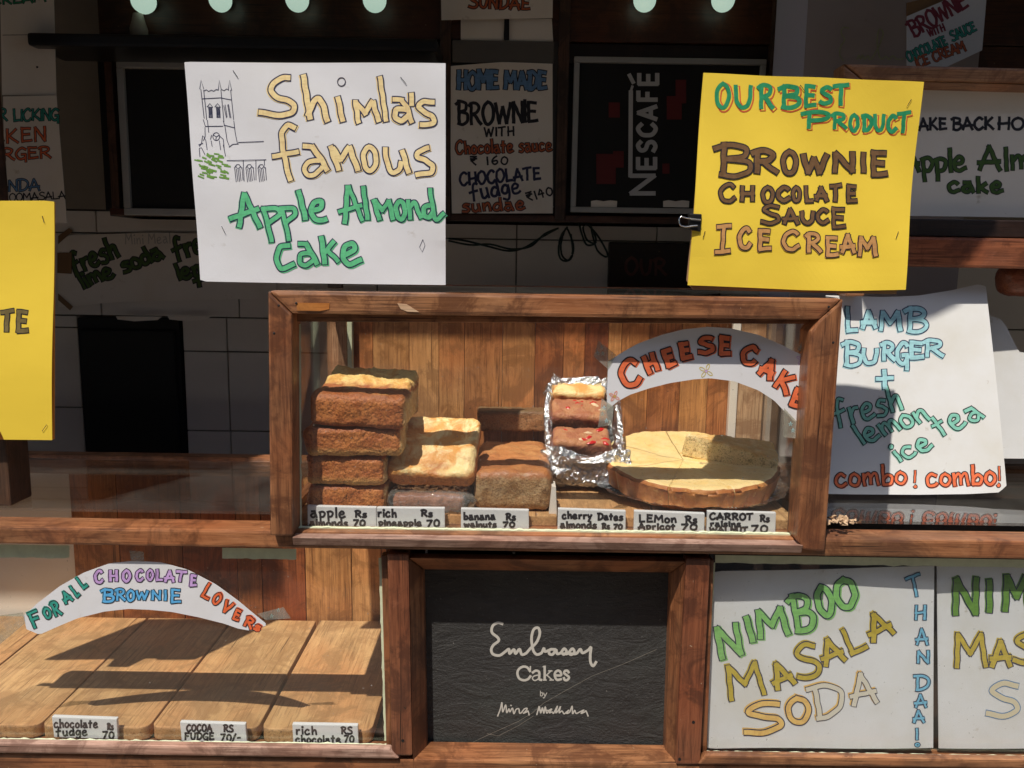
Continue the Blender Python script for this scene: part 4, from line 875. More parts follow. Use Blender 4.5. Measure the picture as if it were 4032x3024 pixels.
def rbox(name, cx, cy, cz, w_, d_, h_, r, mat, seed=0, amp=.0015, dome=0, rot=(0, 0, 0), n=34, parent=None, fn=None, taper=0, rough2=.0006):
    """rounded, lumpy block; cz is the middle"""
    bm = bmesh.new(); vs = {}
    def key(i, j, k): return (i, j, k)
    nx = max(8, int(n*w_/max(w_, d_, h_))); ny = max(8, int(n*d_/max(w_, d_, h_))); nz = max(7, int(n*h_/max(w_, d_, h_)))
    def vert(i, j, k):
        q = (i, j, k)
        if q in vs: return vs[q]
        p = Vector(((i/nx-.5)*w_, (j/ny-.5)*d_, (k/nz-.5)*h_))
        ins = Vector((max(-w_/2+r, min(w_/2-r, p.x)), max(-d_/2+r, min(d_/2-r, p.y)), max(-h_/2+r, min(h_/2-r, p.z))))
        dv = p-ins; nn = dv.normalized() if dv.length > 1e-9 else Vector((0, 0, 0))
        if dv.length > 1e-9: p = ins+nn*r
        else: nn = Vector((0, 0, 1))
        s_ = Vector((seed*3.1, seed*1.7, seed*.9))
        dn = amp*(noise.noise(p*38+s_)*1.6+noise.noise(p*90+s_)*.8)+rough2*noise.noise(p*420+s_)*2
        p = p+nn*dn
        if taper: p.x *= 1+taper*(p.z/h_); p.y *= 1+taper*(p.z/h_)
        tz = (p.z/h_+.5)
        if dome: p.z += dome*max(0, tz)*(1-(2*p.x/w_)**2*.8)*(1-(2*p.y/d_)**2*.8)
        if fn: p = fn(p, tz)
        vs[q] = bm.verts.new(p); return vs[q]
    for i in range(nx):
        for j in range(ny):
            for k in (0, nz):
                q = [vert(i, j, k), vert(i+1, j, k), vert(i+1, j+1, k), vert(i, j+1, k)]; bm.faces.new(q)
    for i in range(nx):
        for k in range(nz):
            for j in (0, ny): bm.faces.new([vert(i, j, k), vert(i+1, j, k), vert(i+1, j, k+1), vert(i, j, k+1)])
    for j in range(ny):
        for k in range(nz):
            for i in (0, nx): bm.faces.new([vert(i, j, k), vert(i, j+1, k), vert(i, j+1, k+1), vert(i, j, k+1)])
    bmesh.ops.recalc_face_normals(bm, faces=bm.faces)
    me = bpy.data.meshes.new(name); bm.to_mesh(me); bm.free(); me.materials.append(mat)
    o = bpy.data.objects.new(name, me); COL.objects.link(o)
    for p in me.polygons: p.use_smooth = True
    o.location = (cx, cy, cz); o.rotation_euler = rot
    if parent is not None:
        o.parent = parent; o.matrix_parent_inverse = parent.matrix_basis.inverted()
    return o
C_apple = cake_mat('apple cake crust', (.86, .60, .22), (.74, .40, .11), (.44, .13, .034), (.58, .21, .056), (.30, .07, .02), thr=.70, crumb=1.0, cutx=1)
C_apple2 = cake_mat('apple cake with cut side', (.45, .17, .05), (.42, .15, .05), (.44, .13, .034), (.60, .22, .060), (.30, .07, .02), thr=.93, crumb=1.0, bottom=(.66, .38, .13), cutx=1)
C_pine = cake_mat('golden cake top', (.95, .72, .34), (.80, .38, .10), (.62, .25, .065), (.55, .20, .05), (.50, .17, .04), thr=.66, crumb=.7, gloss=.1)
C_ban = cake_mat('glossy brown loaf', (.62, .25, .08), (.66, .31, .11), (.50, .33, .17), (.34, .18, .07), (.38, .13, .04), thr=.86, crumb=1.2, gloss=.22, cs=1.0)
C_ban2 = cake_mat('brown loaf piece', (.20, .13, .06), (.17, .10, .045), (.42, .22, .10), (.33, .15, .06), (.18, .08, .03), thr=.88)
C_bag = cake_mat('bagged cake', (.45, .18, .08), (.4, .15, .06), (.42, .15, .07), (.5, .2, .1), (.25, .07, .03), thr=.9)
C_fruit = cake_mat('spiced fruit cake', (.50, .22, .10), (.42, .15, .07), (.34, .12, .05), (.28, .09, .04), (.22, .05, .03), thr=.7, crumb=1.5)
def px2x(x, Y, z): return onY(((x)*K, 0), Y)
def atx(x, y, Y): return D(x, y, Y).x
# --- stack of four apple cakes
def wob(s):
    def f(p, tz):
        p = p.copy(); p.x += .003*math.sin(p.z*90+s)*(1 if p.x < 0 else .4); return p
    return f
def topslab(p, tz):
    p = p.copy()
    k = max(0, tz-.25)
    p.z += k*(.030*(p.y/.13+.5)+.0045*math.sin(p.y*95+.8+p.x*9)+.003*noise.noise(Vector((p.x*60, p.y*90, 2))))
    return p
yF = .042
spec = [(660, 830, 1104, 1051, 0), (658, 829, 1048, 988, 1), (657, 865, 985, 926, 2), (666, 874, 923, 862, 3)]
labs = ['bottom cake of the stack of four browned apple cakes', 'browned apple cake second from the bottom of the stack', 'browned apple cake third from the bottom, directly under the topmost one', 'topmost apple cake of the stack with its cracked golden top showing']
for x0, x1, y1, y0, i in spec:
    yF = (.036, .033, .027, .022)[i]
    a_, b_ = atx(x0, y1, yF), atx(x1, y1, yF); z1, z0 = D(760, y0, yF).z, D(760, y1, yF).z
    if i == 0: z0 = FLZ
    h_ = z1-z0+.0025
    dd = .135
    o = rbox('apple_cake', (a_+b_)/2+(.002 if i % 2 else 0), yF+dd/2, (z0+z1)/2, b_-a_, dd, h_, .009, C_apple if i == 3 else C_apple2, seed=i*5+1, amp=.0013, rough2=.0005, fn=topslab if i == 3 else wob(i*2.1), rot=(0, R((-.8, .5, -.5, 2.2)[i]), R((1, -1.5, 1.5, -1)[i])), n=96)
    tag(o, labs[i], 'cake', 'stack of apple cakes')
# --- pineapple cake
def pinef(p, tz):
    p = p.copy(); k = max(0, tz-.3)
    p.z += k*(.0045*math.sin(p.y*95+2.2+p.x*14)+.0055*noise.noise(Vector((p.x*30, p.y*30, 4)))*1.3)
    e_ = max(abs(p.x)/.056, abs(p.y)/.054)
    if e_ > .75: p.z += k*.006*(e_-.75)*4*.6
    return p
xa, xb = atx(836, 1060, .06), atx(1028, 1060, .06)
o = rbox('pineapple_cake', (xa+xb)/2+.002, .091, E-.2655, xb-xa, .108, .034, .0125, C_pine, seed=9, amp=.0013, rot=(R(35), R(1.5), R(-3)), fn=pinef, n=90, rough2=.0003)
ob_ = rbox('brown_cake', (xa+xb)/2+.004, .185, FLZ+.0275, .098, .10, .054, .010, C_apple2, seed=19, amp=.0015, n=30); tag(ob_, 'plain brown cake half hidden behind the pale golden one', 'cake')
tag(o, 'pale golden cake with a dimpled top next to the apple cake stack', 'cake')
o = rbox('bagged_cake', atx(925, 1085, .05), .077, FLZ+.0125, .098, .075, .024, .009, C_bag, seed=12, amp=.0012, n=30)
bagc = o; tag(o, 'small reddish cake wrapped in clear film under the golden cake', 'cake')
def film(name, cx, cy, cz, w_, d_, h_, parent):
    def f(p, tz):
        p = p.copy(); n_1 = noise.noise(p*70+Vector((3, 1, 8))); p += Vector((abs(n_1)*.006*(1 if p.x > 0 else -1), -abs(noise.noise(p*55))*.004, noise.noise(p*85)*.003)); 
        if p.x > w_*.36: p.x += .012*(1-abs(p.z/h_)*1.6)*(.5+noise.noise(Vector((p.y*60, 3, 1))))
        return p
    return rbox(name, cx, cy, cz, w_, d_, h_, .008, M_film, seed=4, amp=.001, n=36, fn=f, rough2=.0012)
M_film = glass('cling film', (.97, .97, .97), .16, 3.0)
o = film('cling_film', atx(925, 1085, .05)+.001, .076, FLZ+.0138, .106, .082, .027, None)
tag(o, 'crinkled clear film wrapped round the small reddish cake', 'film')
# --- banana loaf
def banf(p, tz):
    p = p.copy(); k = max(0, tz-.5)*2
    p.z += k*(.0025*math.sin(p.y*40)+.002*noise.noise(Vector((p.x*40, p.y*30, 7)))); return p
xa, xb = atx(1023, 1110, .048), atx(1192, 1110, .048)
o = rbox('banana_loaf', (xa+xb)/2, .155, FLZ+.0275, xb-xa, .213, .055, .0135, C_ban, seed=21, amp=.0014, dome=.004, fn=banf, n=70, taper=.02)
tag(o, 'long brown banana loaf with a smooth glossy top in the middle of the case', 'cake')
o = rbox('banana_loaf_piece', atx(1104, 920, .27), .287, E-.2555, atx(1178, 920, .27)-atx(1030, 920, .27), .045, .034, .005, C_ban2, seed=25, amp=.001, n=44)
tag(o, 'narrow slab of brown loaf lying across the back of the long loaf', 'cake')
pl_ = plate('paper_liner', [1192, 1050, 1201, 1052, 1204, 1142, 1160, 1140, 1186, 1110], .045, .03, M_cream, None, .0005)
tag(pl_, 'grey white paper liner sticking out beside the long brown loaf', 'liner')
# --- foil parcel
def foil_mat():
    m, t, b = nmat('crumpled foil'); v = coords(t)
    vo = t.nodes.new('ShaderNodeTexVoronoi'); vo.inputs['Scale'].default_value = 150; vo.feature = 'DISTANCE_TO_EDGE'; t.links.new(v, vo.inputs['Vector'])
    v2 = t.nodes.new('ShaderNodeTexVoronoi'); v2.inputs['Scale'].default_value = 90; t.links.new(v, v2.inputs['Vector']); n_1 = noise_n(t, v, 130, 5, .65, 1)
    b.inputs['Base Color'].default_value = (.80, .81, .83, 1); b.inputs['Metallic'].default_value = 1; b.inputs['Roughness'].default_value = .2
    bump(t, b, mixc(t, .5, n_1, v2.outputs[0]), 1.0, .006); return m
M_foil = foil_mat()
def crum(p, a_):
    return Vector((noise.noise(p*95), noise.noise(p*95+Vector((9, 0, 0))), noise.noise(p*95+Vector((0, 9, 0)))))*a_+Vector((noise.noise(p*260), noise.noise(p*260+Vector((5, 0, 0))), noise.noise(p*260+Vector((0, 5, 0)))))*a_*.6
fp = empty('foil_parcel', ((atx(1184, 1040, .17)+atx(1338, 1040, .17))/2, .18, FLZ+.002), 'crumpled open foil parcel tilted towards the viewer beside the cheesecake', 'foil')
TW, TL, TH = .116, .178, .046; TILT = R(36)
fm = Matrix.Translation(fp.location+Vector((.0, -.004, .004))) @ Matrix.Rotation(TILT, 4, 'X')
def supere(a_, w_, l_, e_=.42):
    c_, s_ = math.cos(a_), math.sin(a_); return (abs(c_)**e_*math.copysign(w_/2, c_), abs(s_)**e_*math.copysign(l_/2, s_))
prof = [(.0, 0), (.55, 0), (.86, .001), (.96, .006), (.985, .016), (1.0, .03), (1.0, TH), (1.03, TH+.004), (1.05, TH+.008), (1.0, TH+.012), (.92, TH+.011), (.84, TH+.006), (.80, TH-.003), (.83, TH-.012), (.85, .02)]
V = []; Fc = []; na = 110
for j, (s_, z_) in enumerate(prof):
    for i in range(na):
        an = 2*math.pi*i/na; x_, y_ = supere(an, TW, TL); side = (1+.06*math.sin(an*7)+.05*math.sin(an*13+1))
        p = Vector((x_*s_, y_*s_+TL/2, z_*(side if z_ > TH-.002 else 1)))
        V.append(p+crum(p+Vector((j*.0, 0, j*.01)), .0042 if j > 2 else .001))
for j in range(len(prof)-1):
    for i in range(na): Fc.append((j*na+i, j*na+(i+1) % na, (j+1)*na+(i+1) % na, (j+1)*na+i))
V = [fm @ p for p in V]
mesh('foil_tray', V, Fc, M_foil, fp, False)
# front lip crushed forward
V = []; Fc = []
for j in range(15):
    for i in range(60):
        u = i/59; v_ = j/14
        p = Vector(((u-.5)*TW*1.12, -.006-.018*math.sin(v_*3.14)+v_*.022, .003+v_*(TH+.012)*(.92+.16*math.sin(u*9))))
        p.x *= 1+.08*math.sin(v_*3); p += crum(p, .005); V.append(fm @ p)
for j in range(14):
    for i in range(59): Fc.append((j*60+i, j*60+i+1, (j+1)*60+i+1, (j+1)*60+i))
mesh('foil_lip', V, Fc, M_foil, fp, False)
chm = plain('red cherry', (.60, .02, .02), .2, bmp=.1); almond = plain('almond flake', (.75, .55, .33), .5)
for q, (yy, lab) in enumerate(((.05, 'lower cherry and date cake sitting in the foil parcel'), (.108, 'middle cherry and date cake sitting in the foil parcel'), (.152, 'pale topped cake at the upper end of the foil parcel'))):
    pc = fm @ Vector((-.004, yy, TH-.004))
    o = rbox('cherry_cake', pc.x, pc.y, pc.z, .088, (.046, .050, .034)[q], .028, .008, C_fruit if q < 2 else C_pine, seed=31+q, amp=.002, rot=(TILT-R(10), R(1), R(2-q*3)), n=36)
    tag(o, lab, 'cake', 'cakes in the foil parcel')
    if q == 2: continue
    random.seed(50+q); bpy.context.view_layer.update(); mw = o.matrix_world.copy()
    for i in range(9):
        c_ = Vector((random.uniform(-.036, .036), random.uniform(-.022, .016), .0135)); L_, w_2 = random.uniform(.006, .010), random.uniform(.0022, .0038); an = random.uniform(-.7, .7)
        V = [c_+Vector((0, 0, .0035))]+[c_+Vector((L_*math.cos(k)*math.cos(an)-w_2*math.sin(k)*math.sin(an), L_*math.cos(k)*math.sin(an)+w_2*math.sin(k)*math.cos(an), -.001)) for k in [2*math.pi*m_/8 for m_ in range(8)]]
        mesh('cherry' if i < 7 else 'almond_flake', [mw @ p for p in V], [(0, m_+1, (m_+1) % 8+1) for m_ in range(8)], chm if i < 7 else almond, o, True)
# --- cheesecake
def flat_cake(name, a_, b_, c_, sc_, crumb, gloss=0):
    m, t, b = nmat(name); v = coords(t); n1 = noise_n(t, v, 24*sc_, 4, .6, .6); n2 = noise_n(t, v, 170*sc_, 5, .7); n3 = noise_n(t, v, 60*sc_, 4, .6)
    c = mixc(t, ramp(t, n1, [(.38, 0), (.62, 1)]), a_, b_); c = mixc(t, ramp(t, n3, [(.60, 0), (.72, .8)]), c, c_); c = mixc(t, ramp(t, n2, [(.30, .6), (.42, 0)]), c, [x*.5 for x in c_])
    t.links.new(c, b.inputs['Base Color']); b.inputs['Roughness'].default_value = .5; b.inputs['Coat Weight'].default_value = gloss
    b.inputs['Subsurface Weight'].default_value = .12; b.inputs['Subsurface Radius'].default_value = (.006, .004, .002); b.inputs['Subsurface Scale'].default_value = .5
    bump(t, b, mixc(t, .5, n2, n3), crumb, .0022); return m
C_ch = [flat_cake('cheesecake top', (.92, .70, .34), (.88, .62, .25), (.80, .48, .15), 1, .5), flat_cake('cheesecake crust', (.56, .23, .065), (.38, .12, .032), (.74, .46, .17), 1.2, .9), flat_cake('cheesecake inside', (.86, .74, .46), (.80, .66, .38), (.7, .5, .25), 1, .8)]
ccx, ccy = .272, .178; CR = .130
ch = empty('cheesecake', (ccx, ccy, FLZ), 'round baked cheesecake with a fluted brown crust cut into slices', 'cake')
chm_ = Matrix.Translation((ccx, ccy, FLZ+.006+.012)) @ Matrix.Rotation(R(6.5), 4, 'X')
Hh = .033
ccut = Vector((-.012, -.012)) # meeting point of the cuts
cuts = [R(a_) for a_ in (-114, -74, -22, 30, 96, 150, 205)]
cuts = sorted([a_ % (2*math.pi) for a_ in cuts])
def rim_r(an, z_):
    return CR*(1+.022*abs(math.cos(an*13+math.sin(an*3)))**.6*(1 if z_ < .9 else .6)-.05*(1-z_)+.006*noise.noise(Vector((math.cos(an)*3, math.sin(an)*3, z_*2))))
for i, a0 in enumerate(cuts):
    a1 = cuts[(i+1) % len(cuts)]
    if a1 < a0: a1 += 2*math.pi
    n_ = max(8, int((a1-a0)/.025)); V = []; Fc = []; mi_ = []
    gap = .0006; mid = (a0+a1)/2; off = Vector((math.cos(mid), math.sin(mid)))*.0009
    nr = 14; nz_ = 7
    grid = {}
    def P_(an, f_, z_):
        rr = rim_r(an, z_); rim_ = Vector((math.cos(an)*rr, math.sin(an)*rr)); q = ccut.lerp(rim_, f_)+off
        zz_ = z_*Hh
        if z_ == 1:
            zz_ += .0028*noise.noise(Vector((q.x*26, q.y*26, 1)))+.0012*noise.noise(Vector((q.x*110, q.y*110, 3)))-.0025*max(0, 1-abs(f_-.93)*20)*-1-(.004 if f_ > .97 else 0)
        return chm_ @ Vector((q.x, q.y, zz_))
    def add(an, f_, z_): V.append(P_(an, f_, z_)); return len(V)-1
    top = [[add(a0+(a1-a0)*j/n_, f_, 1) for f_ in [k/nr for k in range(nr)]+[.97, 1.0]] for j in range(n_+1)]
    nc = nr+2
    for j in range(n_):
        for k in range(nc-1): Fc.append((top[j][k], top[j+1][k], top[j+1][k+1], top[j][k+1])); mi_.append(1 if k >= nc-2 else 0)
    sd = [[add(a0+(a1-a0)*j/n_, 1.0, 1-k/nz_) if k else top[j][-1] for k in range(nz_+1)] for j in range(n_+1)]
    for j in range(n_):
        for k in range(nz_): Fc.append((sd[j][k], sd[j][k+1], sd[j+1][k+1], sd[j+1][k])); mi_.append(1)
    for j in (0, n_):
        b_ = [add(a0+(a1-a0)*j/n_, f_, 0) for f_ in [k/nr for k in range(nr)]+[.97, 1.0]]
        for k in range(nc-1): Fc.append((top[j][k], top[j][k+1], b_[k+1], b_[k])); mi_.append(2)
    mesh('slice', V, Fc, C_ch, ch, True, mi_)
# foil board under it
V = []; Fc = []
for j, s_ in enumerate((0, .6, .92, 1.02, 1.10, 1.16)):
    for i in range(96):
        an = 2*math.pi*i/96; rr = CR*.97*s_*(1+.012*math.sin(an*17)); p = Vector((math.cos(an)*rr, math.sin(an)*rr, .001 if s_ < 1 else (s_-1)*.05))
        V.append(Vector((ccx, ccy, FLZ+.0035)) + Matrix.Rotation(R(5), 3, 'X') @ Vector((0, 0, .012)) * .35+ p+crum(p, .0035 if s_ > .9 else .0003)*(1 if True else 0))
for j in range(5):
    for i in range(96): Fc.append((j*96+i, j*96+(i+1) % 96, (j+1)*96+(i+1) % 96, (j+1)*96+i))
V = [Vector((p.x, p.y, max(p.z, FLZ+.001))) for p in V]
o = mesh('foil_board', V, Fc, M_foil, None, False); tag(o, 'crinkled foil covered board under the round cheesecake', 'foil')
for a_, rr in ((R(100), .11), (R(60), .11), (R(140), .11)):
    pass
o = rbox('foil_wad', ccx, ccy+.07, FLZ+.010, .12, .04, .019, .006, M_foil, seed=3, amp=.003, n=26); tag(o, 'wad of foil propping up the back of the cheesecake', 'foil')
# loose wedge lying on top
C_w = cake_mat('cut cheesecake side', (.90, .68, .32), (.84, .56, .22), (.95, .76, .42), (.90, .68, .33), (.70, .40, .12), thr=.90, crumb=.9, cs=.8)
def wedgef(p, tz):
    p = p.copy(); f = (p.x/.128+.5); f = min(1, max(0, f))
    p.y *= .12+.95*f; p.z += .004*math.sin(f*3)-.0; p.z *= (.82+.25*f); p.z += .005*(f > .93)*0; return p
wz = D(1572, 1010, .17).z
o = rbox('cheesecake_wedge', atx(1577, 990, .16), .170, D(1572, 992, .155).z+.004, .134, .062, .042, .006, C_w, seed=44, amp=.0014, rot=(R(10), R(11), R(-6)), n=60, fn=wedgef)
tag(o, 'loose wedge of cheesecake lying on top of the round cheesecake', 'cake')
# crumbs on the counter by the right corner of the case
random.seed(11); V = []; Fc = []
base = onZ(1812, 1150, CT+.003)
for i in range(46):
    c_ = Vector((D(1810, 1150, .03).x+random.gauss(0, .009), .026+random.gauss(0, .007), CT+.004+abs(random.gauss(0, .0028)))); r_ = random.uniform(.0012, .0042); b0 = len(V)
    V += [c_+Vector((random.uniform(-1, 1), random.uniform(-1, 1), random.uniform(-.6, .6)))*r_*1.6 for _ in range(6)]
    Fc += [(b0, b0+1, b0+2), (b0, b0+2, b0+3), (b0+3, b0+4, b0+5), (b0+1, b0+4, b0+2), (b0, b0+5, b0+1), (b0+2, b0+4, b0+3)]
o = mesh('wood_crumbs', V, Fc, M_dirt); tag(o, 'pale wood filler crumbs at the right foot of the upper case', 'crumbs', kind='stuff')

# ================================================================ background
BYF = WY-.16        # face of the wall cabinets
# wall cabinets with brown boards above
hc = empty('wall_cabinet', (0, BYF, E+.2), 'dark wooden wall cabinet unit with framed black doors and a row of white bulbs above', 'cabinet')
zb = D(1100, 478, BYF).z
xl_ = atx(212, 300, BYF); xr_ = atx(1690, 300, BYF)
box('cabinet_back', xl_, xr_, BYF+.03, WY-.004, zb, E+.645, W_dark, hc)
box('upper_board', atx(212, 40, BYF), xr_, BYF, BYF+.028, D(900, 84, BYF).z, E+.645, W_bg, hc, .002)
box('door_rail', atx(240, 100, BYF), xr_, BYF+.008, BYF+.029, D(900, 130, BYF).z, D(900, 86, BYF).z, W_dark, hc)
box('cabinet_bottom', atx(240, 480, BYF), xr_, BYF-.004, WY-.002, zb, D(1100, 460, BYF).z-.003, wood('reddish dark', (.085, .03, .015), (.04, .014, .008), 'x'), hc, .002)
for x0, x1 in ((950, 974), (1204, 1228), (1660, 1690)):
    box('upright', atx(x0, 200, BYF-.01), atx(x1, 200, BYF-.01), BYF-.012, BYF+.02, zb+.002, E+.645, W_darkv, hc, .003)
box('back_board', xl_, atx(974, 300, BYF), BYF+.014, BYF+.027, zb+.01, D(900, 86, BYF).z, M_black, hc)
def framed(x0, y0, x1, y1, wd):
    a_, b_ = atx(x0, y0, BYF), atx(x1, y0, BYF); zt, z0 = D((x0+x1)/2, y0, BYF).z, D((x0+x1)/2, y1, BYF).z
    g_ = wd
    for q in ((a_, b_, zt-g_, zt), (a_, b_, z0, z0+g_), (a_, a_+g_, z0+g_, zt-g_), (b_-g_, b_, z0+g_, zt-g_)):
        box('frame_strip', q[0], q[1], BYF-.006, BYF+.006, q[2], q[3], M_greyal, hc, .002)
    box('black_door', a_+g_*.8, b_-g_*.8, BYF+.002, BYF+.011, z0+g_*.8, zt-g_*.8, M_pit, hc, 0)
framed(253, 137, 948, 470, .014)
framed(1240, 126, 1655, 462, .011)
box('door_edge', atx(234, 300, BYF), atx(251, 300, BYF), BYF-.002, BYF+.013, zb+.012, D(250, 120, BYF).z, W_darkv, hc)
box('middle_panel', atx(976, 300, BYF), atx(1202, 300, BYF), BYF+.002, BYF+.016, zb+.03, E+.645, plain('dim glass panel', (.10, .095, .085), .3), hc, 0)
sf = box('black_shelf', atx(92, 100, .55), atx(950, 100, .55), .50, .62, D(400, 118, .55).z, D(400, 90, .55).z, M_black, None, .006)
tag(sf, 'black shelf edge with a rounded end running left behind the white sign', 'shelf')
# logo sign on the black door
nz = Sheet(3, 1200, 700, BYF-.0005); nz.obj = hc
def rot_box(items, wd):
    out = []
    for ch, x0, y0, x1, y1 in items:    # letter top towards the left, reading upwards
        P = [q for _, p in GL2[ch] for q in p]; m = wd*.5
        X0, X1, Y0, Y1 = x0+m, x1-m, y0+m, y1-m
        for sm, p in GL2[ch]:
            pp = cr(p, 6) if sm else p
            out.append([zz(3, X1-(y)*(X1-X0), Y1-x*(Y1-Y0)) for x, y in pp])
    return out
GL2 = {'N': [(False, [(0, 0), (0, 1)]), (False, [(0, 1), (1, 0)]), (False, [(1, 0), (1, 1)])], 'E': [(False, [(0, 0), (0, 1)]), (False, [(0, 1), (1, 1)]), (False, [(0, .5), (.9, .5)]), (False, [(0, 0), (1, 0)])],
       'S': [(True, [(1, .84), (.6, 1), (.1, .85), (.2, .58), (.85, .42), (.95, .15), (.5, 0), (0, .12)])], 'C': [(True, [(1, .8), (.6, 1), (.1, .8), (0, .5), (.1, .18), (.6, 0), (1, .2)])],
       'A': [(False, [(0, 0), (.5, 1)]), (False, [(.5, 1), (1, 0)]), (False, [(.2, .3), (.8, .3)])], 'F': [(False, [(0, 0), (0, 1)]), (False, [(0, 1), (1, 1)]), (False, [(0, .5), (.85, .5)])]}
lg = rot_box([('N', 1118, 985, 1278, 1112), ('E', 1158, 885, 1282, 968), ('S', 1158, 792, 1284, 872), ('C', 1158, 692, 1286, 782), ('A', 1160, 592, 1288, 690), ('F', 1160, 508, 1290, 580), ('E', 1165, 408, 1294, 490)], 27)
nz.ribbons([(p, 25/1.4427, 0) for p in lg], [I_white], name='logo_lettering', parent=hc, label='white vertical coffee lettering')
nz.ribbons([(zl(3, 1128, 1000, 1131, 520), 24/1.4427, 0), (zl(3, 1130, 520, 1140, 490), 14/1.4427, 0), (zl(3, 1122, 425, 1145, 470), 22/1.4427, 0)], [I_white], name='logo_lettering', parent=hc)
redm = plain('dull red print', (.13, .012, .012), .5)
for q in ((1005, 600, 1068, 650), (1385, 470, 1445, 570), (1335, 570, 1420, 655), (935, 905, 1045, 1015), (1030, 875, 1090, 935), (1310, 940, 1350, 975)):
    x0, y0, x1, y1 = q; nz.ribbons([(zl(3, (x0+x1)/2, y0, (x0+x1)/2, y1), (x1-x0)/1.4427, 0)], [redm], name='red_square', parent=hc)
for x in (905, 1315): plate('torn_label', [x, 1142, x+30, 1137, x+70, 1143, x+110, 1138, x+148, 1142, x+146, 1178, x, 1176], BYF-.0015, .001, M_cream, hc, 0, 3)
# wall posters
def poster(k, cx, cy, Y, top, bot, label, mat=M_cream, tilt=0, yaw=0, cat='poster', name='poster', bulge=None, th=.001):
    s_ = Sheet(k, cx, cy, Y, tilt, yaw, bulge); s_.sheet(name, top, bot, mat, th, 14, 14); tag(s_.obj, label, cat); return s_
s_ = poster(3, 390, 1210, BYF-.010, [95, 376, 400, 352, 686, 362], [115, 1212, 688, 1212], 'handwritten homemade brownie menu card hanging between the cabinet doors')
s_.letters(line(3, 'HOME MADE', 150, 505, 650, 505, 100, .12), (I_black, I_steelb, None, 26, 6), 'lettering HOMEMADE')
s_.letters(line(3, 'BROWNIE', 145, 708, 600, 695, 122, .12), (I_black, None, None, 19, 0), 'lettering BROWNIE')
s_.letters(line(3, 'WITH', 300, 776, 468, 770, 50, .25), (I_black, None, None, 11, 0), 'lettering WITH')
s_.letters(line(3, 'Chocolate sauce', 138, 875, 682, 855, 72), (I_black, I_rust, None, 15, 5), 'lettering Chocolate sauce')
s_.letters(line(3, '$ 160', 220, 938, 430, 932, 48, .3), (I_black, None, None, 10, 0), 'price')
s_.letters(line(3, 'CHOCOLATE', 160, 1052, 618, 1018, 72, .14), (I_navy, None, None, 15, 0), 'lettering CHOCOLATE')
s_.letters(line(3, 'fudge', 225, 1135, 505, 1095, 95, .16), (I_navy, None, None, 15, 0), 'lettering fudge')
s_.letters(line(3, '$140', 545, 1145, 688, 1105, 52, .2), (I_black, None, None, 10, 0), 'price')
s_.letters(line(3, 'sundae', 175, 1202, 528, 1190, 72, .18), (I_black, I_rust, None, 16, 5), 'lettering sundae')
s_ = poster(3, 370, 100, BYF-.018, [50, -140, 690, -140], [55, 114, 686, 102], 'white card ending in the red word sundae at the top edge of the picture')
s_.letters(line(3, 'SUNDAE', 212, 42, 555, 55, 72, .16), (I_black, I_rust, None, 16, 5), 'lettering SUNDAE')
s_ = poster(3, 430, 235, BYF-.004, [165, 110, 682, 106], [165, 238, 690, 240], 'plain grey white sheet between the two hanging menu cards')
o = plate('black_strap', [412, 108, 440, 108, 440, 226, 408, 226], BYF-.008, .002, M_black, None, 0, 3); tag(o, 'short black strap between the two hanging menu cards', 'strap')
o = box('plastic_sleeve', atx(978, 120, BYF), atx(1196, 120, BYF), BYF-.008, BYF-.005, D(1080, 138, BYF).z, D(1080, 90, BYF).z, plain('smoky plastic', (.12, .11, .095), .3), None, .001); tag(o, 'smoky folded plastic sleeve above the homemade brownie card', 'sleeve')
# left column of cards
YL = .52
s_ = poster(1, 200, 680, YL+.004, [0, -60, 388, -60], [15, 690, 408, 692], 'blank cream card on the tiled wall at the upper left corner')
s_.letters([[zz(1, 20, 255), zz(1, 388, 250)]], (I('crease', (.25, .2, .16)), None, None, 6, 0)); s_.letters([ring(1, 270, 487, 4, 4)], (I_black, None, None, 9, 0))
s_.letters(line(1, 'CREAM', -60, 35, 330, 12, 60, .12), (I_black, I_dgreen, None, 14, 4), 'cut off green letters')
s_ = poster(1, 250, 1600, YL, [22, 700, 408, 692], [40, 1625, 485, 1618], 'cream menu card with green and red burger lettering at the left edge')
s_.letters(line(1, 'ER LICKING', -70, 880, 425, 872, 85, .08), (I_black, I_tealn, None, 16, 5), 'lettering LICKING')
s_.letters(line(1, 'CKEN', -60, 1042, 330, 1022, 100, .16), (I_black, I_coral, None, 18, 5), 'lettering KEN')
s_.letters(line(1, 'URGER', -60, 1172, 370, 1145, 85, .1), (I_black, I_coral, None, 17, 5), 'lettering RGER')
s_.letters(line(1, 'ANDA', -20, 1390, 288, 1380, 80, .1), (I_black, I_steelb, None, 15, 5), 'lettering NDA')
s_.letters(line(1, 'OOMASALA', 70, 1462, 475, 1442, 55, .08), (I_black, None, None, 9, 0), 'lettering masala')
o = box('dark_post', atx(-60, 300, .40), atx(4, 300, .40), .40, .408, CT, E+.64, W_darkv, None, .003); tag(o, 'dark wooden post at the left edge in front of the burger menu card', 'post')
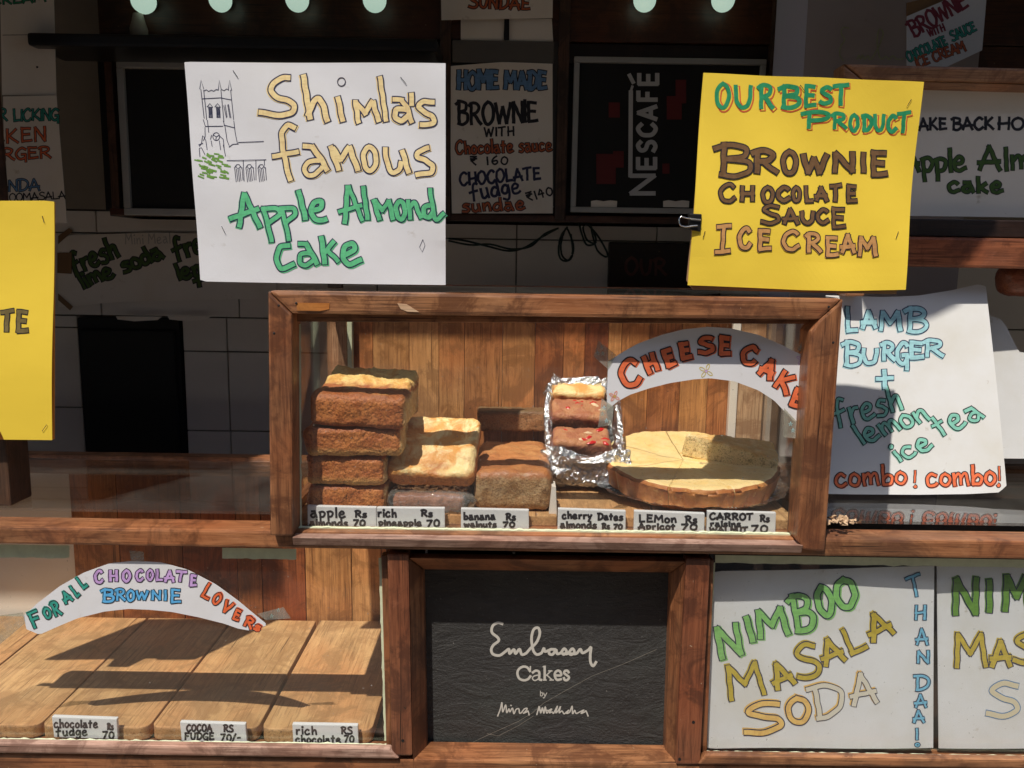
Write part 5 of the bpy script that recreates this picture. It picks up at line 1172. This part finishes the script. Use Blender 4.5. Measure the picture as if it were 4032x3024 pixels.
# lime soda strip
s_ = poster(7, 900, 660, WY-.006, [345, 268, 900, 250, 1640, 262], [345, 695, 700, 662, 1640, 640], 'long cream paper strip with green lime soda lettering taped to the tiles', M_cream, cat='paper strip', name='paper_strip')
gl_ = (I_black, I_olive, None, 24, 7)
s_.letters(line(7, 'fresh', 438, 500, 705, 395, 125, .1, .05), gl_, 'lettering fresh')
s_.letters(line(7, 'lime soda', 492, 582, 972, 398, 100, .1, -.1), gl_, 'lettering lime soda')
s_.letters(line(7, 'fresh', 1045, 412, 1330, 330, 125, .1), gl_, 'lettering fre'); s_.letters(line(7, 'lemon', 1060, 535, 1350, 455, 95, .1), gl_, 'lettering lem'); s_.letters(line(7, '+', 1155, 575, 1215, 565, 75), gl_)
s_.letters([q for q in line(7, 'Mini Meal', 745, 318, 1010, 312, 60, .2)], (I('show through', (.45, .42, .38)), None, None, 6, 0), 'faint writing showing through')
for q in ((345, 270, 410, 222, 432, 240, 345, 318), (340, 370, 425, 368, 425, 495, 340, 490), (345, 612, 432, 690, 415, 712, 345, 650)):
    P = [onY(p, WY-.0085) for p in zl(7, *q)]
    prism('brown_tape', P, [p+Vector((0, .0008, 0)) for p in P], M_btape, s_.obj, 0)
# cables
rnd = random.Random(3)
cab_ = [[(95, 1355), (200, 1370), (320, 1400), (430, 1425), (520, 1410), (620, 1350), (710, 1300)], [(95, 1368), (220, 1392), (330, 1388), (450, 1415), (560, 1400), (640, 1330), (720, 1296)],
        [(770, 1290), (730, 1350), (722, 1440), (745, 1480), (790, 1470), (805, 1400), (780, 1320), (760, 1300), (735, 1380), (740, 1450), (775, 1478), (800, 1430), (790, 1330)],
        [(830, 1230), (850, 1320), (880, 1390), (930, 1380), (925, 1330), (890, 1270), (860, 1290), (880, 1360), (920, 1385)], [(845, 1235), (900, 1290), (950, 1350), (998, 1440), (985, 1458), (940, 1420), (915, 1340), (905, 1290)]]
ct = empty('cable_bundle', D(1180, 520, .68), 'thin dark green cables sagging and coiled below the wall cabinets', 'cable')
M_cable = plain('dark green cable', (.008, .025, .018), .4, bmp=0)
for i, c_ in enumerate(cab_):
    pts = [onY(zz(3, *p), .68-.004*i+.003*math.sin(j)) for j, p in enumerate(cr(c_, 6))]
    tube('cable', pts, .0022, M_cable, ct, 5)
# dim framed panel low on the wall
o = box('framed_notice', atx(1315, 560, WY-.02), atx(1560, 560, WY-.02), WY-.02, WY-.004, D(1400, 640, WY-.02).z, D(1400, 524, WY-.02).z, W_dark, None, .002); tag(o, 'small dark framed notice on the tiles left of the yellow sign', 'frame')
s_ = Sheet(3, 1250, 1500, WY-.0205); s_.obj = o; s_.letters(line(3, 'OUR', 1100, 1560, 1330, 1560, 90, .2), (I('faded red', (.09, .02, .015)), None, None, 16, 0), 'faded lettering')
# bulbs
M_bulb = plain('frosted bulb glass', (.70, .76, .72), .25, var=.08, bmp=0); 
M_bulb.node_tree.nodes['Principled BSDF'].inputs['Emission Color'].default_value = (.62, .86, .70, 1)
M_bulb.node_tree.nodes['Principled BSDF'].inputs['Emission Strength'].default_value = .5
M_bulb2 = plain('warm dusty bulb', (.42, .38, .30), .35, bmp=0)
def lathe(name, prof, c, axis, mat, parent, n=24):
    V = []; Fc = []
    q = Vector(axis).to_track_quat('Z', 'Y')
    for r_, z_ in prof:
        for i in range(n): V.append(c+q @ Vector((r_*math.cos(2*math.pi*i/n), r_*math.sin(2*math.pi*i/n), z_)))
    for j in range(len(prof)-1):
        for i in range(n): Fc.append((j*n+i, j*n+(i+1) % n, (j+1)*n+(i+1) % n, (j+1)*n+i))
    return mesh(name, V, Fc, mat, parent, True)
gp = [(.0001, .046), (.009, .0445), (.017, .040), (.0225, .032), (.0245, .023), (.0225, .014), (.017, .007), (.012, 0)]
nm_ = ['leftmost, above the left edge of the white sign', 'second from the left', 'third from the left', 'above the right end of the white sign', 'above the coffee lettering', 'left of the yellow sign top']
for i, (x, y, r_) in enumerate(((302, -1, 27), (469, -3, 25), (637, -4, 26), (806, -3, 26), (1396, -3, 25), (1567, -4, 26))):
    c_ = D(x, y-9, BYF-.05); e_ = empty('bulb', c_+Vector((0, .05, 0)), 'round white bulb in the top row, '+nm_[i], 'light bulb', 'row of white bulbs')
    sc_ = r_/25*.88
    lathe('globe', [(a_*sc_, b_*sc_) for a_, b_ in gp], c_+Vector((0, .036, 0)), (0, -1, -.25), M_bulb, e_)
    lathe('socket', [(.014, 0), (.014, .014), (.011, .018)], c_+Vector((0, .049, .003)), (0, -1, -.25), M_black, e_, 14)
c_ = D(300, 66, BYF-.03); e_ = empty('bulb', c_, 'dim unlit pear shaped bulb hanging below the leftmost white bulb', 'light bulb')
lathe('globe', [(.0001, 0), (.010, .002), (.016, .009), (.0165, .018), (.012, .032), (.009, .046)], c_+Vector((0, 0, -.016)), (0, 0, 1), M_bulb2, e_)
# white cardboard box column with faint writing on the right
YB = .42
cb = empty('white_box', D(1800, 160, YB), 'tall white cardboard box with faint green script behind the yellow sign', 'box')
a_ = D(1740, 100, YB).x; b2 = D(1990, 100, YB).x; cL = D(1678, 100, YB+.08).x
prism('box_front', [Vector((a_, YB, CT)), Vector((b2+.1, YB, CT)), Vector((b2+.1, YB, E+.55)), Vector((a_, YB, E+.55))], [Vector((a_, YB+.005, CT)), Vector((b2+.1, YB+.005, CT)), Vector((b2+.1, YB+.005, E+.55)), Vector((a_, YB+.005, E+.55))], paper('dim box card', (.34, .30, .30), amt=.3), cb, 0)
prism('box_side', [Vector((a_-.0005, YB, CT)), Vector((a_-.0005, YB, E+.55)), Vector((cL, YB+.09, E+.50)), Vector((cL, YB+.09, CT))], [Vector((a_-.0005, YB+.005, CT)), Vector((a_-.0005, YB+.005, E+.55)), Vector((cL, YB+.095, E+.50)), Vector((cL, YB+.095, CT))], paper('bluish box card', (.42, .41, .50), amt=.2), cb, 0)
s_ = Sheet(5, 700, 400, YB-.0005); s_.obj = cb
s_.ribbons([(p, 5, 0) for p in free(5, '~630,205 590,200 575,240 600,290 570,340 565,400 590,440', '~690,430 705,400 715,430 730,400 745,430 770,405 780,430 800,420 850,330 880,240 850,215 835,300 850,400 870,430 900,410 920,430 950,405 980,430 1030,425')], [I_faint], name='faint_script')
# tilted brownie card
s_ = poster(5, 1300, 400, .34, [1052, 118, 1330, 0, 1640, -130], [1052, 560, 1330, 490, 1598, 365], 'white card hanging askew with a maroon brownie heading at the upper right', M_white)
s_.letters(line(5, 'BROWNIE', 1100, 268, 1500, 50, 120, .1), (I_maroon, None, None, 21, 0), 'lettering BROWNIE')
s_.letters(line(5, 'WITH', 1215, 268, 1332, 222, 55, .2), (I_maroon, None, None, 12, 0), 'lettering WITH')
s_.letters(line(5, 'CHOCOLATE', 1068, 452, 1348, 322, 72, .1), (I_black, I_tealn, None, 15, 4), 'lettering CHOCOLATE'); s_.letters(line(5, 'SAUCE', 1385, 300, 1560, 222, 72, .1), (I_black, I_tealn, None, 15, 4), 'lettering SAUCE')
s_.letters(line(5, 'ICE CREAM', 1130, 492, 1478, 368, 75, .1), (I_black, I_rust, None, 16, 4), 'lettering ICE CREAM')
s2_ = Sheet(5, 1300, 400, .345); s2_.sheet('brown_card_edge', [1052, 20, 1300, -40], [1052, 125, 1330, 5], M_btape, .002, 3, 3, parent=s_.obj)
# wooden back wall on the right
wl = empty('wood_panelling', D(2170, 100, .60), 'brown wooden wall panelling in the upper right corner', 'panelling')
for i in range(5):
    z0 = D(2100, 215, .60).z+i*.10
    box('board', atx(1990, 100, .60), 1.5, .60, .62, z0, z0+.098, W_bg, wl, .002)
# picture-frame like wooden cabinet on the right
YC = .205
fr = empty('framed_cabinet', D(2050, 480, YC), 'pale brown wooden framed glass cabinet behind the yellow sign at the right', 'cabinet')
W_fr = wood('pale worn frame', (.46, .24, .12), (.24, .10, .045), 'x', wear=.3)
plate('top_rail', [1822, 137, 2420, 152, 2420, 186, 1866, 172], YC, .04, W_fr, fr, .004)
plate('side_stile', [1822, 139, 1864, 173, 1868, 640, 1828, 640], YC, .04, W_fr, fr, .003)
slope2 = [onY(q, YC+.002) for q in zl(0, 1868, 174, 2420, 188)]+[onY(q, YC+.03) for q in zl(0, 2420, 205, 1885, 190)]
prism('inner_bevel', slope2, [p+Vector((0, .008, 0)) for p in slope2], W_fr, fr, .001)
plate('lower_rail', [1868, 470, 2420, 480, 2420, 517, 1868, 508], YC+.006, .04, W_dark, fr, .002)
plate('bottom_rail', [1868, 509, 2420, 519, 2420, 585, 1868, 574], YC, .045, wood('reddish shelf front', (.30, .10, .045), (.13, .04, .018), 'x'), fr, .004)
s_ = Sheet(5, 1500, 1560, YC+.034, 0, 0); s_.sheet('take_home_card', [1000, 560, 2400, 580], [1000, 1565, 2400, 1585], M_cream, .001, 8, 8); tag(s_.obj, 'white card with black and green apple almond lettering inside the right framed cabinet', 'sign')
s_.letters(line(5, 'TAKE', 1068, 948, 1340, 940, 85, .12), (I_black, None, None, 20, 0), 'lettering TAKE'); s_.letters(line(5, 'BACK', 1380, 942, 1680, 938, 88, .12), (I_black, None, None, 20, 0), 'lettering BACK'); s_.letters(line(5, 'HOME', 1715, 940, 2110, 945, 88, .12), (I_black, None, None, 20, 0), 'lettering HOME')
go_ = (I_black, I_olive, None, 30, 6)
s_.letters(line(5, 'Apple', 1020, 1248, 1478, 1240, 165, .1), go_, 'lettering Apple'); s_.letters(line(5, 'Almond', 1575, 1232, 2330, 1240, 165, .12), go_, 'lettering Almond'); s_.letters(line(5, 'cake', 1348, 1395, 1745, 1395, 115, .14), go_, 'lettering cake')
# things under the framed cabinet
o = box('dark_box', atx(1880, 600, .5), atx(1960, 600, .5), .50, .60, CT+.002, D(1900, 585, .5).z, M_black, None, .003); tag(o, 'small dark box low behind the yellow sign', 'box')
o = box('steel_canister', atx(1975, 600, .5), atx(2050, 600, .5), .50, .60, CT+.002, D(2000, 583, .5).z, plain('dull canister', (.2, .19, .18), .3, metal=.6), None, .004); tag(o, 'dull metal canister under the right framed cabinet', 'canister')
kb = D(2215, 607, .26)
kn = empty('turned_bracket', kb, 'rounded reddish wooden bracket poking in from the right edge above the blank card', 'bracket')
rbox('knob', kb.x+.012, .28, kb.z+.002, .085, .05, .052, .0225, wood('red turned wood', (.42, .14, .07), (.22, .06, .03), 'x', coat=.5), seed=6, amp=.001, n=26, parent=kn)
box('knob_arm', kb.x+.03, kb.x+.16, .265, .295, kb.z-.012, kb.z+.02, W_h, kn, .004)
ps = box('side_post', kb.x+.12, kb.x+.16, .26, .30, CT, E+.64, W_darkv, None, .003); tag(ps, 'dark wooden post just beyond the right edge carrying the bracket', 'post')
# lower rails visible at far right under the blank card
o = box('rear_ledge', atx(2100, 1020, .42), 1.5, .40, .44, D(2180, 1078, .40).z, D(2180, 1012, .40).z, W_bg, None, .003); tag(o, 'brown wooden ledge behind the counter at the right edge', 'ledge')
# ================================================================ added sheet out of view, cut to cast the curved shadow on the burger sign
def shade(pts, zc, label, name='shadow_sheet'):
    P = []
    for q in pts:
        p = e.m(zz(6, *q)); t_ = (zc-p.z)/SUN.z*1.0; P.append(p+SUN*((E+zc_base-p.z)/SUN.z) if False else p)
    # carry every point of the shadow back up the sun ray to the vertical plane of the sheet
    P = [p+SUN*((zc-p.y)/SUN.y) for p in P]
    o = prism(name, P, [p+Vector((0, .003, 0)) for p in P], M_kraft, None, 0); tag(o, label, 'card'); return o
def arc(cx, cy, r, a0, a1, n=14): return [(cx+r*math.cos(R(a0+(a1-a0)*i/n)), cy-r*math.sin(R(a0+(a1-a0)*i/n))) for i in range(n+1)]
shade([(352, 130), (352, 172), (375, 240), (415, 300), (480, 338), (570, 352), (680, 340), (800, 298), (920, 240), (1020, 170), (1075, 105), (1130, 60), (1110, -30), (352, -30)], -.22, 'added brown sheet out of view, shaped to cast the curved shadow on the burger sign')
